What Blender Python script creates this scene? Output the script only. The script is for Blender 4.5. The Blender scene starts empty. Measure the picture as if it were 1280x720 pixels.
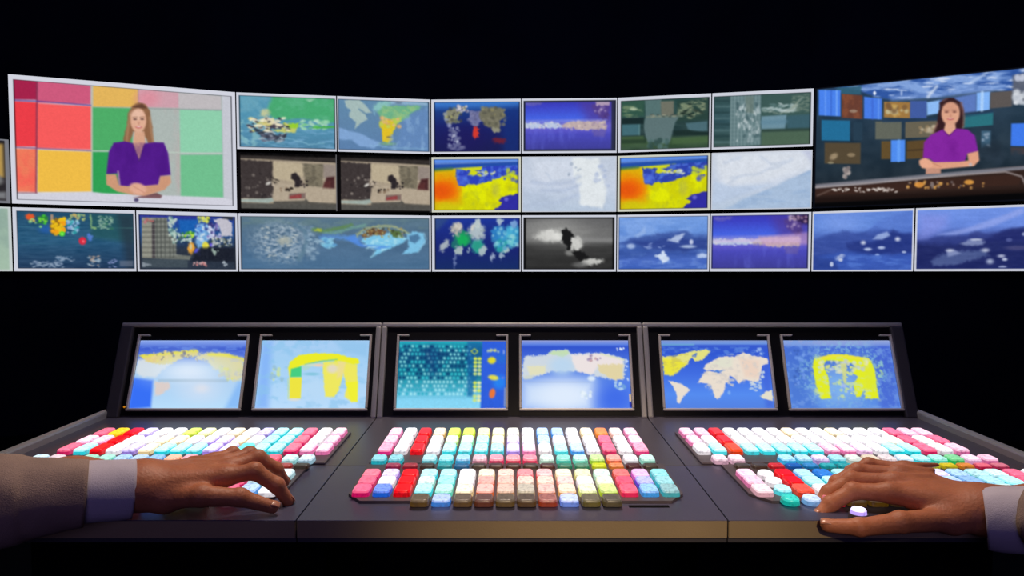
import bpy, bmesh, math, random
import numpy as np
from mathutils import Vector, Matrix

scene = bpy.context.scene
COL = scene.collection
random.seed(7)

# ------------------------------------------------------------------ camera
CZ = 1.06
PITCH = math.radians(2.5)
F = 850.0
CY0 = 380.0
ct, st = math.cos(PITCH), math.sin(PITCH)

def project(x, y, z):
    d = y * ct - (z - CZ) * st
    v = y * st + (z - CZ) * ct
    return 640 + F * x / d, CY0 - F * v / d

def at(px, py, y):
    """world point seen at photo pixel (px, py) on the vertical plane at distance y"""
    a = (CY0 - py) / F
    q = y * (a * ct - st) / (ct + a * st)
    d = y * ct - q * st
    return Vector(((px - 640) / F * d, y, CZ + q))

cam = bpy.data.cameras.new('camera')
cam_o = bpy.data.objects.new('camera', cam)
COL.objects.link(cam_o)
cam_o.location = (0, 0, CZ)
cam_o.rotation_euler = (math.radians(90) - PITCH, 0, 0)
cam.sensor_width = 36.0
cam.lens = F / 1280 * 36.0
cam.shift_y = (CY0 - 360) / 1280
cam.clip_start = 0.02
scene.camera = cam_o
scene.view_settings.view_transform = 'Standard'
scene.view_settings.look = 'None'
scene.view_settings.exposure = 0.0
scene.view_settings.gamma = 1.0
scene.view_settings.use_curve_mapping = False

# ------------------------------------------------------------------ helpers
def lin(c):
    c = np.asarray(c, dtype=float) / 255.0
    return np.where(c <= 0.04045, c / 12.92, ((c + 0.055) / 1.055) ** 2.4)

def link(o, parent=None):
    COL.objects.link(o)
    if parent is not None:
        o.parent = parent
    return o

def tag(o, label=None, cat=None, group=None, kind=None):
    if label: o['label'] = label
    if cat: o['category'] = cat
    if group: o['group'] = group
    if kind: o['kind'] = kind
    return o

def empty(name, loc, rz=0.0):
    o = bpy.data.objects.new(name, None)
    o.location = loc
    o.rotation_euler = (0, 0, rz)
    o.empty_display_size = 0.05
    return link(o)

def obj_from(name, verts, faces, mats, parent=None, smooth=False, fmat=None):
    me = bpy.data.meshes.new(name)
    me.from_pydata([tuple(v) for v in verts], [], [tuple(f) for f in faces])
    for m in (mats if isinstance(mats, (list, tuple)) else [mats]):
        me.materials.append(m)
    if fmat:
        for p, i in zip(me.polygons, fmat): p.material_index = i
    if smooth:
        for p in me.polygons: p.use_smooth = True
    me.update()
    return link(bpy.data.objects.new(name, me), parent)

def finish(bm, name, mats, parent=None, smooth=False):
    bmesh.ops.recalc_face_normals(bm, faces=bm.faces)
    me = bpy.data.meshes.new(name)
    bm.to_mesh(me); bm.free()
    for m in (mats if isinstance(mats, (list, tuple)) else [mats]):
        me.materials.append(m)
    if smooth:
        for p in me.polygons: p.use_smooth = True
    return link(bpy.data.objects.new(name, me), parent)

def hexa(bm, pts, bevel=0.0, seg=2):
    """box from 8 corner points: bottom 4 then top 4, same order"""
    vs = [bm.verts.new(p) for p in pts]
    fs = [bm.faces.new([vs[i] for i in q]) for q in
          ((3, 2, 1, 0), (4, 5, 6, 7), (0, 1, 5, 4), (1, 2, 6, 5), (2, 3, 7, 6), (3, 0, 4, 7))]
    if bevel:
        es = list({e for f in fs for e in f.edges})
        bmesh.ops.bevel(bm, geom=es, offset=bevel, segments=seg, profile=0.6, affect='EDGES')

def box(bm, x0, x1, y0, y1, z0, z1, bevel=0.0, seg=2):
    hexa(bm, [(x0, y0, z0), (x1, y0, z0), (x1, y1, z0), (x0, y1, z0),
              (x0, y0, z1), (x1, y0, z1), (x1, y1, z1), (x0, y1, z1)], bevel, seg)

def prism(bm, prof, x0, x1, bevel=0.0, seg=2):
    """closed (y, z) profile extruded along x"""
    a = [bm.verts.new((x0, p[0], p[1])) for p in prof]
    b = [bm.verts.new((x1, p[0], p[1])) for p in prof]
    n = len(prof)
    fs = [bm.faces.new(a), bm.faces.new(b[::-1])]
    for i in range(n):
        fs.append(bm.faces.new((a[i], b[i], b[(i + 1) % n], a[(i + 1) % n])))
    if bevel:
        es = list({e for f in fs for e in f.edges})
        bmesh.ops.bevel(bm, geom=es, offset=bevel, segments=seg, profile=0.6, affect='EDGES')

# ------------------------------------------------------------------ materials
def mat(name, rgb, rough=0.5, metal=0.0, spec=0.5, bump=0.0, bscale=200.0, var=0.0, vscale=20.0, sss=0.0):
    m = bpy.data.materials.new(name)
    m.use_nodes = True
    nt = m.node_tree; N = nt.nodes; L = nt.links
    b = N['Principled BSDF']
    c = lin(rgb)
    b.inputs['Base Color'].default_value = (*c, 1)
    b.inputs['Roughness'].default_value = rough
    b.inputs['Metallic'].default_value = metal
    b.inputs['Specular IOR Level'].default_value = spec
    if sss:
        b.inputs['Subsurface Weight'].default_value = sss
        b.inputs['Subsurface Radius'].default_value = (0.008, 0.003, 0.0015)
        b.inputs['Subsurface Scale'].default_value = 1.0
    tc = N.new('ShaderNodeTexCoord')
    if var:
        n = N.new('ShaderNodeTexNoise'); n.inputs['Scale'].default_value = vscale; n.inputs['Detail'].default_value = 4
        L.new(tc.outputs['Object'], n.inputs['Vector'])
        r = N.new('ShaderNodeValToRGB')
        r.color_ramp.elements[0].position = 0.3; r.color_ramp.elements[1].position = 0.7
        r.color_ramp.elements[0].color = (*(c * (1 - var)), 1)
        r.color_ramp.elements[1].color = (*np.minimum(c * (1 + var), 1), 1)
        L.new(n.outputs['Fac'], r.inputs['Fac'])
        L.new(r.outputs['Color'], b.inputs['Base Color'])
    if bump:
        n = N.new('ShaderNodeTexNoise'); n.inputs['Scale'].default_value = bscale; n.inputs['Detail'].default_value = 3
        L.new(tc.outputs['Object'], n.inputs['Vector'])
        bp = N.new('ShaderNodeBump'); bp.inputs['Strength'].default_value = bump; bp.inputs['Distance'].default_value = 0.002
        L.new(n.outputs['Fac'], bp.inputs['Height'])
        L.new(bp.outputs['Normal'], b.inputs['Normal'])
    return m

M = {}
M['room'] = mat('dark_room_paint', (14, 15, 24), 0.9, spec=0.05, bump=0.2, bscale=60, var=0.2, vscale=2)
M['floor'] = mat('dark_floor', (8, 8, 11), 0.9, spec=0.05, bump=0.2, bscale=90, var=0.2, vscale=3)
M['casing'] = mat('black_monitor_casing', (10, 10, 12), 0.6, spec=0.2, bump=0.05)
M['deck'] = mat('grey_console_deck', (84, 80, 90), 0.40, metal=0.2, bump=0.08, bscale=500, var=0.06, vscale=6)
M['rest'] = mat('blue_grey_palm_rest', (82, 80, 104), 0.40, metal=0.2, bump=0.08, bscale=500, var=0.06, vscale=6)
M['lip'] = mat('brushed_console_lip', (178, 157, 120), 0.42, metal=0.35, bump=0.1, bscale=400, var=0.08, vscale=9)
M['hood'] = mat('charcoal_hood', (62, 60, 64), 0.5, bump=0.12, bscale=500, var=0.06, vscale=8)
M['trim'] = mat('grey_hood_trim', (172, 170, 166), 0.42, metal=0.3, bump=0.06, bscale=500, var=0.06, vscale=8)
M['panel'] = mat('black_display_panel', (9, 9, 11), 0.5, spec=0.25, bump=0.03)
M['silver'] = mat('silver_display_frame', (206, 200, 190), 0.42, metal=0.15, bump=0.05, bscale=400, var=0.06, vscale=15)
M['tray'] = mat('dark_button_tray', (88, 78, 84), 0.45, bump=0.08, bscale=400, var=0.1, vscale=10)
M['seam'] = mat('black_gap', (6, 6, 7), 0.8, spec=0.1, bump=0.05)
M['pedestal'] = mat('black_pedestal', (7, 7, 9), 0.8, spec=0.05, bump=0.1)
M['skin'] = mat('skin', (188, 116, 80), 0.5, spec=0.35, bump=0.35, bscale=260, var=0.10, vscale=38, sss=0.08)
M['nail'] = mat('fingernail', (196, 130, 100), 0.3, spec=0.5, bump=0.02, var=0.05)
M['jacket'] = mat('dark_jacket_cloth', (160, 136, 124), 0.85, spec=0.15, bump=0.5, bscale=700, var=0.12, vscale=30)
M['shirt'] = mat('pale_shirt_cloth', (205, 195, 205), 0.8, spec=0.15, bump=0.3, bscale=800, var=0.05, vscale=40)

def pic_material():
    m = bpy.data.materials.new('lit_screen_picture')
    m.use_nodes = True
    nt = m.node_tree; N = nt.nodes; L = nt.links
    N.remove(N['Principled BSDF'])
    a = N.new('ShaderNodeAttribute'); a.attribute_name = 'picture'
    e = N.new('ShaderNodeEmission'); e.inputs['Strength'].default_value = 1.0
    L.new(a.outputs['Color'], e.inputs['Color'])
    L.new(e.outputs['Emission'], N['Material Output'].inputs['Surface'])
    m.cycles.emission_sampling = 'NONE'
    return m
M['pic'] = pic_material()

def button_material():
    """translucent cap: the object's colour, glowing; the flanks show the deeper hue of the lamp inside"""
    m = bpy.data.materials.new('button_cap')
    m.use_nodes = True
    nt = m.node_tree; N = nt.nodes; L = nt.links
    b = N['Principled BSDF']
    oi = N.new('ShaderNodeObjectInfo')
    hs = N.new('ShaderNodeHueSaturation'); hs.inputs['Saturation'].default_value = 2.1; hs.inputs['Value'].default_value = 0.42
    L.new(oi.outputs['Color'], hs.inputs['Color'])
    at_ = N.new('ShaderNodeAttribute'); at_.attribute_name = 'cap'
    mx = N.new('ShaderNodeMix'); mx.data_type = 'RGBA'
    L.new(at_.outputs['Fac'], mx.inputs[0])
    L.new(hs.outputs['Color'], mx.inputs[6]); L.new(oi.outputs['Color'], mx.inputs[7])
    mul = N.new('ShaderNodeMath'); mul.operation = 'MULTIPLY'; mul.inputs[1].default_value = 1.55
    L.new(oi.outputs['Alpha'], mul.inputs[0])
    tc = N.new('ShaderNodeTexCoord'); ad = N.new('ShaderNodeVectorMath'); ad.operation = 'ADD'
    L.new(tc.outputs['Object'], ad.inputs[0]); L.new(oi.outputs['Random'], ad.inputs[1])
    ns = N.new('ShaderNodeTexNoise'); ns.inputs['Scale'].default_value = 210; ns.inputs['Detail'].default_value = 2
    L.new(ad.outputs[0], ns.inputs['Vector'])
    rp = N.new('ShaderNodeValToRGB')
    rp.color_ramp.elements[0].position = .36; rp.color_ramp.elements[0].color = (.62, .62, .66, 1)
    rp.color_ramp.elements[1].position = .5; rp.color_ramp.elements[1].color = (1, 1, 1, 1)
    L.new(ns.outputs['Fac'], rp.inputs['Fac'])
    lg = N.new('ShaderNodeMix'); lg.data_type = 'RGBA'; lg.blend_type = 'MULTIPLY'; lg.inputs[0].default_value = 1.0
    L.new(mx.outputs[2], lg.inputs[6]); L.new(rp.outputs['Color'], lg.inputs[7])
    L.new(lg.outputs[2], b.inputs['Emission Color']); L.new(mul.outputs[0], b.inputs['Emission Strength'])
    dk = N.new('ShaderNodeMix'); dk.data_type = 'RGBA'; dk.blend_type = 'MULTIPLY'; dk.inputs[0].default_value = 1.0
    L.new(oi.outputs['Color'], dk.inputs[6]); dk.inputs[7].default_value = (.22, .22, .22, 1)
    L.new(dk.outputs[2], b.inputs['Base Color'])
    b.inputs['Roughness'].default_value = 0.35
    return m
M['button'] = button_material()
# ------------------------------------------------------------------ pictures shown on the screens
_rng = np.random.RandomState(11)
_LAT = _rng.rand(256, 256)

def vnoise(x, y, seed=0):
    x = x + seed * 17.31; y = y + seed * 41.77
    xi = np.floor(x).astype(int); yi = np.floor(y).astype(int)
    fx = x - xi; fy = y - yi
    fx = fx * fx * (3 - 2 * fx); fy = fy * fy * (3 - 2 * fy)
    g = lambda i, j: _LAT[(xi + i) % 256, (yi + j) % 256]
    return (g(0, 0) * (1 - fx) + g(1, 0) * fx) * (1 - fy) + (g(0, 1) * (1 - fx) + g(1, 1) * fx) * fy

def fbm(x, y, seed=0, octv=4):
    s = 0; a = 0.5; t = 0
    for k in range(octv):
        s = s + a * vnoise(x * 2 ** k, y * 2 ** k, seed + k * 3); t += a; a *= 0.55
    return s / t

class Cv:
    """picture of one screen; drawing coordinates are those of a working sheet whose four corners are given"""
    def __init__(s, tl, tr, br, bl, nx, ny):
        s.nx, s.ny = nx, ny
        u = np.linspace(0, 1, nx)[None, :]; v = np.linspace(0, 1, ny)[:, None]
        s.U = u + 0 * v; s.V = v + 0 * u
        f = lambda k: (tl[k] * (1 - s.U) + tr[k] * s.U) * (1 - s.V) + (bl[k] * (1 - s.U) + br[k] * s.U) * s.V
        s.X, s.Y = f(0), f(1)
        s.C = np.zeros((ny, nx, 3))
    def bg(s, *stops):
        """vertical gradient: (v, colour) stops"""
        ps = [p for p, _ in stops]
        for k in range(3): s.C[:, :, k] = np.interp(s.V, ps, [c[k] for _, c in stops])
    def mix(s, a, col):
        a = np.clip(a, 0, 1)[:, :, None]
        s.C = s.C * (1 - a) + np.array(col, float) * a
    def warp(s, rough, rs, seed):
        if not rough: return s.X, s.Y
        return (s.X + rough * 2 * (fbm(s.X / rs, s.Y / rs, seed) - .5) * 2,
                s.Y + rough * 2 * (fbm(s.X / rs, s.Y / rs, seed + 9) - .5) * 2)
    def pmask(s, pts, soft=4, rough=0, rs=14, seed=1):
        X, Y = s.warp(rough, rs, seed)
        d = np.full(X.shape, 1e9); ins = np.zeros(X.shape, bool)
        n = len(pts)
        for i in range(n):
            ax, ay = pts[i]; bx, by = pts[(i + 1) % n]
            ex, ey = bx - ax, by - ay
            h = np.clip(((X - ax) * ex + (Y - ay) * ey) / (ex * ex + ey * ey + 1e-9), 0, 1)
            d = np.minimum(d, np.hypot(X - ax - h * ex, Y - ay - h * ey))
            if ay != by:
                c = ((Y >= ay) != (Y >= by)) & (X < ax + (Y - ay) / (by - ay) * ex)
                ins ^= c
        sd = np.where(ins, -d, d)
        t = np.clip(0.5 - sd / (2.0 * max(soft, .1)), 0, 1)
        return t * t * (3 - 2 * t)
    def poly(s, pts, col, a=1.0, soft=4, rough=0, rs=14, seed=1):
        s.mix(a * s.pmask(pts, soft, rough, rs, seed), col)
    def emask(s, cx, cy, rx, ry, soft=.25, rot=0, rough=0, rs=14, seed=1):
        X, Y = s.warp(rough, rs, seed)
        c, q = math.cos(math.radians(rot)), math.sin(math.radians(rot))
        dx, dy = X - cx, Y - cy
        r = np.hypot((dx * c + dy * q) / rx, (-dx * q + dy * c) / ry)
        t = np.clip((1 + soft - r) / (2 * soft), 0, 1)
        return t * t * (3 - 2 * t)
    def ell(s, cx, cy, rx, ry, col, a=1.0, soft=.25, rot=0, rough=0, rs=14, seed=1):
        s.mix(a * s.emask(cx, cy, rx, ry, soft, rot, rough, rs, seed), col)
    def line(s, pts, w, col, a=1.0, soft=2, rough=0, rs=14, seed=1):
        X, Y = s.warp(rough, rs, seed)
        d = np.full(X.shape, 1e9)
        for (ax, ay), (bx, by) in zip(pts[:-1], pts[1:]):
            ex, ey = bx - ax, by - ay
            h = np.clip(((X - ax) * ex + (Y - ay) * ey) / (ex * ex + ey * ey + 1e-9), 0, 1)
            d = np.minimum(d, np.hypot(X - ax - h * ex, Y - ay - h * ey))
        s.mix(a * np.clip((w / 2 + soft - d) / (2 * soft), 0, 1), col)
    def rect(s, x0, y0, x1, y1, col, a=1.0, soft=2):
        s.poly([(x0, y0), (x1, y0), (x1, y1), (x0, y1)], col, a, soft)
    def tex(s, m, col, sx, sy, lo, hi, seed=1, a=1.0):
        """noise patches of a colour inside mask m"""
        n = fbm(s.X / sx, s.Y / sy, seed)
        s.mix(m * a * np.clip((n - lo) / (hi - lo), 0, 1), col)
    def grain(s, amp, sx=8, sy=8, seed=5):
        s.C = s.C + amp * (fbm(s.X / sx, s.Y / sy, seed, 2) - .5)[:, :, None] * 2
    def specks(s, x0, y0, x1, y1, cols, n, r0, r1, seed=1, a=.9, flat=1.0):
        rg = random.Random(seed)
        for _ in range(n):
            r = rg.uniform(r0, r1)
            s.ell(rg.uniform(x0, x1), rg.uniform(y0, y1), r * flat, r / flat, rg.choice(cols), a, .5, rg.uniform(-25, 25))
    def soften(s, n=1):
        for _ in range(n):
            p = np.pad(s.C, ((1, 1), (1, 1), (0, 0)), 'edge')
            p = p[:-2] * .25 + p[1:-1] * .5 + p[2:] * .25
            s.C = p[:, :-2] * .25 + p[:, 1:-1] * .5 + p[:, 2:] * .25
    def border(s, col, l, t, r, b):
        s.soften(1)
        n = vnoise(np.arange(s.nx)[None, :] / 1.7 + 0 * s.V, np.arange(s.ny)[:, None] / 1.7 + 0 * s.U, 3)
        s.C = s.C * (1 + .05 * (n - .5))[:, :, None]
        e = max(l, r) + max(t, b) > .05 and max(col) > 150 and min(l, r) > 0
        if e:
            k = .012 * 150 / s.nx; kv = .014 * 92 / s.ny
            m = (s.U < l + k) | (s.U > 1 - r - k) | (s.V < t + kv) | (s.V > 1 - b - kv)
            s.mix(m * .55, (16, 18, 26))
        m = (s.U < l) | (s.U > 1 - r) | (s.V < t) | (s.V > 1 - b)
        s.mix(m * 1.0, col)

WHT = (205, 208, 220)

def pic_studio_blocks(nx, ny):
    c = Cv((36, 35), (1188, 142), (1186, 730), (62, 690), nx, ny)
    c.bg((0, (206, 206, 216)), (1, (212, 212, 222)))
    c.rect(430, 60, 1112, 690, (170, 180, 180))
    c.poly([(60, 58), (172, 70), (172, 165), (62, 162)], (165, 35, 75))
    c.poly([(172, 70), (430, 96), (430, 190), (172, 180)], (205, 90, 125))
    c.poly([(62, 170), (172, 178), (172, 402), (66, 400)], (235, 62, 72))
    c.poly([(172, 182), (432, 200), (432, 418), (172, 408)], (246, 92, 92))
    c.poly([(66, 410), (172, 415), (172, 632), (72, 630)], (238, 122, 92))
    c.tex(c.pmask([(66, 410), (172, 415), (172, 632), (72, 630)]), (245, 95, 85), 60, 60, .4, .7, 3, .8)
    c.poly([(178, 418), (434, 430), (434, 632), (178, 632)], (238, 188, 72))
    for q in ([(172, 62), (172, 636)],): c.line(q, 8, (120, 45, 75), .8)
    c.line([(60, 166), (172, 172), (434, 195)], 6, (85, 70, 150), .9)
    c.line([(64, 404), (172, 410), (434, 424)], 6, (120, 70, 120), .8)
    c.line([(70, 636), (176, 637)], 5, (120, 70, 90), .7)
    c.poly([(442, 96), (668, 116), (668, 208), (442, 202)], (226, 180, 92))
    c.poly([(672, 118), (885, 138), (885, 215), (672, 212)], (206, 160, 172))
    c.ell(720, 165, 55, 40, (220, 140, 155), .8, .8)
    c.poly([(880, 138), (1112, 160), (1112, 226), (880, 216)], (190, 185, 188))
    c.poly([(440, 205), (640, 212), (640, 424), (440, 424)], (78, 172, 104))
    c.poly([(440, 430), (640, 432), (640, 655), (440, 655)], (48, 160, 84))
    c.poly([(640, 205), (885, 216), (885, 655), (640, 655)], (172, 182, 178))
    c.tex(c.pmask([(800, 216), (885, 216), (885, 655), (800, 655)]), (190, 165, 165), 70, 200, .4, .7, 4, .6)
    c.poly([(885, 222), (1112, 232), (1112, 440), (885, 440)], (142, 206, 172))
    c.poly([(885, 450), (1112, 452), (1112, 668), (885, 660)], (112, 190, 142))
    c.line([(440, 425), (640, 430), (1110, 446)], 5, (190, 210, 195), .8)
    c.line([(436, 96), (436, 655)], 5, (205, 200, 180), .8)
    c.line([(670, 116), (670, 210)], 4, (170, 130, 110), .7)
    c.line([(672, 213), (1112, 230)], 4, (130, 140, 140), .8)
    c.line([(1114, 160), (1114, 672)], 4, (130, 160, 150), .7)
    c.rect(1118, 160, 1186, 680, (196, 198, 208), 1, 3)
    c.line([(885, 222), (885, 650)], 3, (160, 190, 175), .6)
    # desk
    c.poly([(495, 640), (1112, 668), (1186, 690), (1186, 735), (60, 700), (70, 645), (430, 632)], (208, 208, 220))
    c.poly([(760, 640), (790, 655), (780, 668), (640, 664)], (100, 55, 60), .8)
    # presenter
    hair = (142, 100, 72)
    c.poly([(612, 300), (618, 240), (640, 200), (670, 186), (705, 194), (730, 230), (742, 300), (750, 390), (720, 395), (690, 330), (640, 330), (630, 385), (592, 385), (602, 330)], hair, 1, 5, 3, 30)
    c.line([(628, 240), (615, 330), (610, 380)], 10, (180, 140, 105), .7, 5)
    c.line([(728, 260), (735, 330), (745, 385)], 10, (178, 138, 105), .7, 5)
    c.poly([(640, 205), (690, 190), (715, 215), (660, 212)], (85, 55, 45), .8, 5)
    c.poly([(650, 330), (700, 330), (705, 390), (672, 475), (640, 400)], (214, 164, 136), 1, 4)
    c.ell(670, 275, 40, 60, (222, 172, 146), 1, .12)
    c.ell(664, 245, 32, 26, (232, 190, 168), .8, .5)
    for ex in (653, 689):
        c.ell(ex, 268, 10, 4, (92, 62, 58), .9, .5)
        c.line([(ex - 12, 258), (ex + 11, 257)], 3.5, (120, 82, 64), .8)
    c.ell(672, 288, 5, 9, (196, 140, 120), .7, .6)
    c.ell(671, 308, 16, 6, (190, 92, 92), .9, .4); c.ell(671, 306, 11, 3, (245, 225, 220), .9, .4)
    pu = (84, 30, 140)
    c.poly([(545, 385), (600, 378), (638, 388), (672, 478), (700, 392), (750, 385), (800, 388), (822, 440), (834, 550), (780, 556), (768, 600), (700, 606), (570, 606), (562, 540), (508, 542), (520, 430)], pu, 1, 4)
    c.tex(c.pmask([(540, 385), (800, 385), (830, 550), (570, 606), (510, 540)]), (66, 20, 118), 60, 110, .45, .8, 8, .45)
    c.line([(640, 390), (672, 478), (700, 394)], 5, (60, 20, 105), .7)
    c.line([(566, 530), (574, 600)], 8, (200, 190, 170), .7)
    sk = (206, 152, 120)
    c.poly([(506, 545), (556, 545), (570, 600), (660, 612), (640, 650), (560, 632), (508, 596)], sk, 1, 5)
    c.poly([(780, 556), (832, 554), (836, 590), (800, 626), (700, 655), (640, 650), (680, 606), (770, 598)], (204, 150, 120), 1, 5)
    c.ell(665, 618, 44, 28, (224, 170, 146), 1, .25, 15)
    c.line([(640, 605), (700, 640)], 4, (190, 130, 110), .7); c.ell(657, 676, 12, 9, (70, 60, 100), .9)
    c.border((210, 212, 224), .020, .034, .016, .03)
    return c

def pic_tracker(nx, ny):
    c = Cv((12, 10), (1238, 50), (1241, 705), (35, 700), nx, ny)
    c.bg((0, (36, 78, 108)), (.5, (42, 88, 122)), (1, (36, 58, 90)))
    c.grain(14, 90, 12)
    c.poly([(780, 80), (1220, 90), (1220, 400), (780, 340)], (38, 86, 84), .6, 40)
    c.poly([(1050, 80), (1230, 80), (1230, 690), (1150, 690)], (40, 52, 66), .7, 60)
    c.ell(340, 245, 70, 45, (40, 95, 180), .7, .7)
    for y in (220, 350, 400): c.line([(60, y), (720, y + 6)], 3, (70, 150, 160), .4)
    c.ell(185, 115, 45, 34, (226, 88, 44), 1, .3, 10, 10)
    c.specks(180, 130, 240, 190, [(220, 180, 80), (150, 200, 130)], 10, 8, 14, 4)
    c.specks(255, 105, 345, 185, [(70, 200, 50), (120, 210, 60), (40, 120, 60)], 26, 8, 18, 6)
    c.ell(285, 220, 14, 14, (150, 220, 120), .8)
    c.line([(395, 100), (395, 180)], 26, (190, 150, 120), .9, 5)
    c.ell(440, 220, 62, 92, (160, 110, 20), .9, .2, 5, 14)
    rg = random.Random(5)
    for _ in range(26):
        x, y = rg.uniform(400, 520), rg.uniform(135, 305)
        c.ell(x, y, 20, 20, rg.choice([(236, 190, 30), (240, 160, 30), (214, 170, 40)]), 1, .25)
    c.ell(495, 298, 28, 27, (80, 220, 50), 1, .2); c.ell(495, 300, 10, 9, (200, 240, 160), .9)
    c.specks(545, 160, 660, 290, [(90, 190, 200), (160, 210, 220), (40, 150, 160), (150, 170, 220)], 40, 8, 18, 8)
    c.specks(570, 90, 730, 150, [(180, 190, 120), (200, 170, 100), (150, 190, 130), (60, 90, 90)], 26, 8, 16, 9)
    c.line([(778, 100), (786, 180), (790, 235), (830, 240)], 18, (150, 190, 120), .8, 4, 6, 20)
    c.specks(850, 110, 1000, 250, [(130, 170, 150), (160, 190, 170), (50, 110, 90)], 70, 6, 12, 10, .8, 1.6)
    c.line([(1000, 238), (1230, 240)], 4, (90, 150, 140), .6)
    c.ell(697, 375, 38, 42, (214, 44, 66), 1, .2); c.ell(705, 380, 12, 16, (250, 120, 130), .8)
    c.specks(740, 290, 800, 360, [(80, 120, 200), (130, 180, 220)], 8, 10, 20, 12)
    c.specks(190, 595, 500, 660, [(150, 170, 190), (120, 140, 170)], 60, 6, 13, 13, .8, 1.5)
    c.specks(420, 545, 620, 590, [(160, 175, 195), (110, 140, 170)], 30, 6, 12, 14, .8, 1.5)
    c.specks(760, 540, 870, 660, [(160, 180, 195), (190, 160, 140)], 24, 7, 14, 15, .8, 1.5)
    c.specks(960, 575, 1060, 660, [(150, 160, 210)], 10, 7, 13, 16, .8, 1.5)
    c.rect(1070, 590, 1210, 650, (110, 120, 140), .6, 8)
    c.border(WHT, .028, .055, .012, .04)
    return c

def pic_city_feed(nx, ny):
    c = Cv((30, 58), (1180, 95), (1185, 700), (40, 700), nx, ny)
    c.bg((0, (44, 52, 140)), (.3, (34, 80, 150)), (.65, (44, 52, 66)), (1, (44, 54, 70)))
    c.poly([(60, 85), (900, 105), (880, 150), (60, 135)], (50, 54, 150), .7, 15)
    c.poly([(500, 160), (720, 160), (700, 290), (520, 290)], (28, 98, 180), .9, 15)
    c.poly([(90, 130), (370, 135), (390, 300), (470, 340), (470, 520), (640, 540), (620, 580), (90, 560)], (112, 116, 110), 1, 6)
    c.poly([(90, 140), (200, 140), (200, 560), (90, 560)], (140, 140, 128), 1, 5)
    c.poly([(200, 160), (235, 160), (235, 560), (200, 560)], (66, 60, 66), .9, 5)
    m = c.pmask([(90, 135), (370, 140), (480, 350), (480, 560), (90, 560)])
    for k in range(16):
        c.mix(m * .55 * np.clip(1 - abs(c.Y - (150 + 27 * k)) / 7, 0, 1), (64, 66, 66) if k % 2 else (172, 176, 168))
    for x in (255, 300, 345, 400, 440): c.mix(m * .7 * np.clip(1 - abs(c.X - x) / 9, 0, 1), (58, 62, 62))
    c.specks(120, 150, 230, 190, [(190, 120, 130), (170, 100, 100)], 6, 10, 20, 3)
    c.specks(395, 130, 480, 340, [(190, 205, 195), (150, 190, 180), (90, 130, 130)], 40, 8, 20, 4)
    c.specks(430, 290, 640, 400, [(170, 200, 190), (200, 215, 205), (60, 90, 90)], 40, 8, 18, 5)
    c.specks(530, 290, 680, 340, [(150, 220, 60), (190, 220, 80), (60, 140, 60)], 22, 8, 16, 6)
    c.ell(640, 455, 42, 60, (226, 160, 60), 1, .3, 10, 10); c.ell(635, 440, 16, 30, (200, 200, 170), .8)
    c.poly([(700, 210), (800, 200), (860, 360), (740, 480), (690, 380)], (120, 172, 220), .95, 15, 10, 40)
    c.specks(690, 210, 860, 400, [(150, 200, 240), (90, 150, 220), (200, 220, 235), (50, 70, 150)], 40, 10, 24, 7)
    c.specks(725, 135, 850, 190, [(190, 205, 60), (225, 225, 90), (60, 90, 60), (170, 190, 150)], 26, 9, 20, 8)
    c.ell(805, 430, 40, 42, (226, 216, 70), 1, .3, 0, 8)
    c.specks(680, 470, 740, 520, [(90, 90, 230), (140, 150, 240)], 10, 10, 18, 9)
    c.ell(880, 425, 28, 22, (110, 90, 220), .9, .4)
    c.specks(830, 200, 1000, 360, [(210, 215, 235), (120, 110, 180), (50, 50, 110), (180, 190, 220)], 60, 8, 20, 10)
    c.poly([(900, 160), (1060, 150), (1120, 200), (1115, 330), (990, 330), (960, 220)], (192, 190, 202), 1, 8, 8, 40)
    c.poly([(980, 140), (1130, 110), (1130, 170), (1010, 150)], (44, 48, 50), .9, 8)
    c.specks(880, 350, 1115, 440, [(170, 180, 180), (120, 135, 130), (200, 205, 200), (60, 70, 66)], 50, 8, 16, 11)
    c.poly([(740, 450), (1140, 450), (1140, 600), (640, 590)], (28, 32, 44), .9, 20)
    c.specks(850, 450, 960, 520, [(150, 170, 160)], 8, 8, 16, 12)
    c.poly([(90, 570), (600, 575), (600, 660), (90, 660)], (72, 84, 92), .8, 8)
    c.specks(640, 600, 810, 640, [(190, 120, 120), (200, 160, 160)], 16, 8, 14, 13)
    c.specks(1000, 600, 1070, 640, [(170, 180, 190)], 6, 8, 14, 14)
    c.specks(100, 610, 190, 650, [(140, 150, 160)], 8, 8, 14, 15)
    c.grain(10, 12, 12)
    c.border(WHT, .022, .06, .022, .035)
    return c

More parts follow.
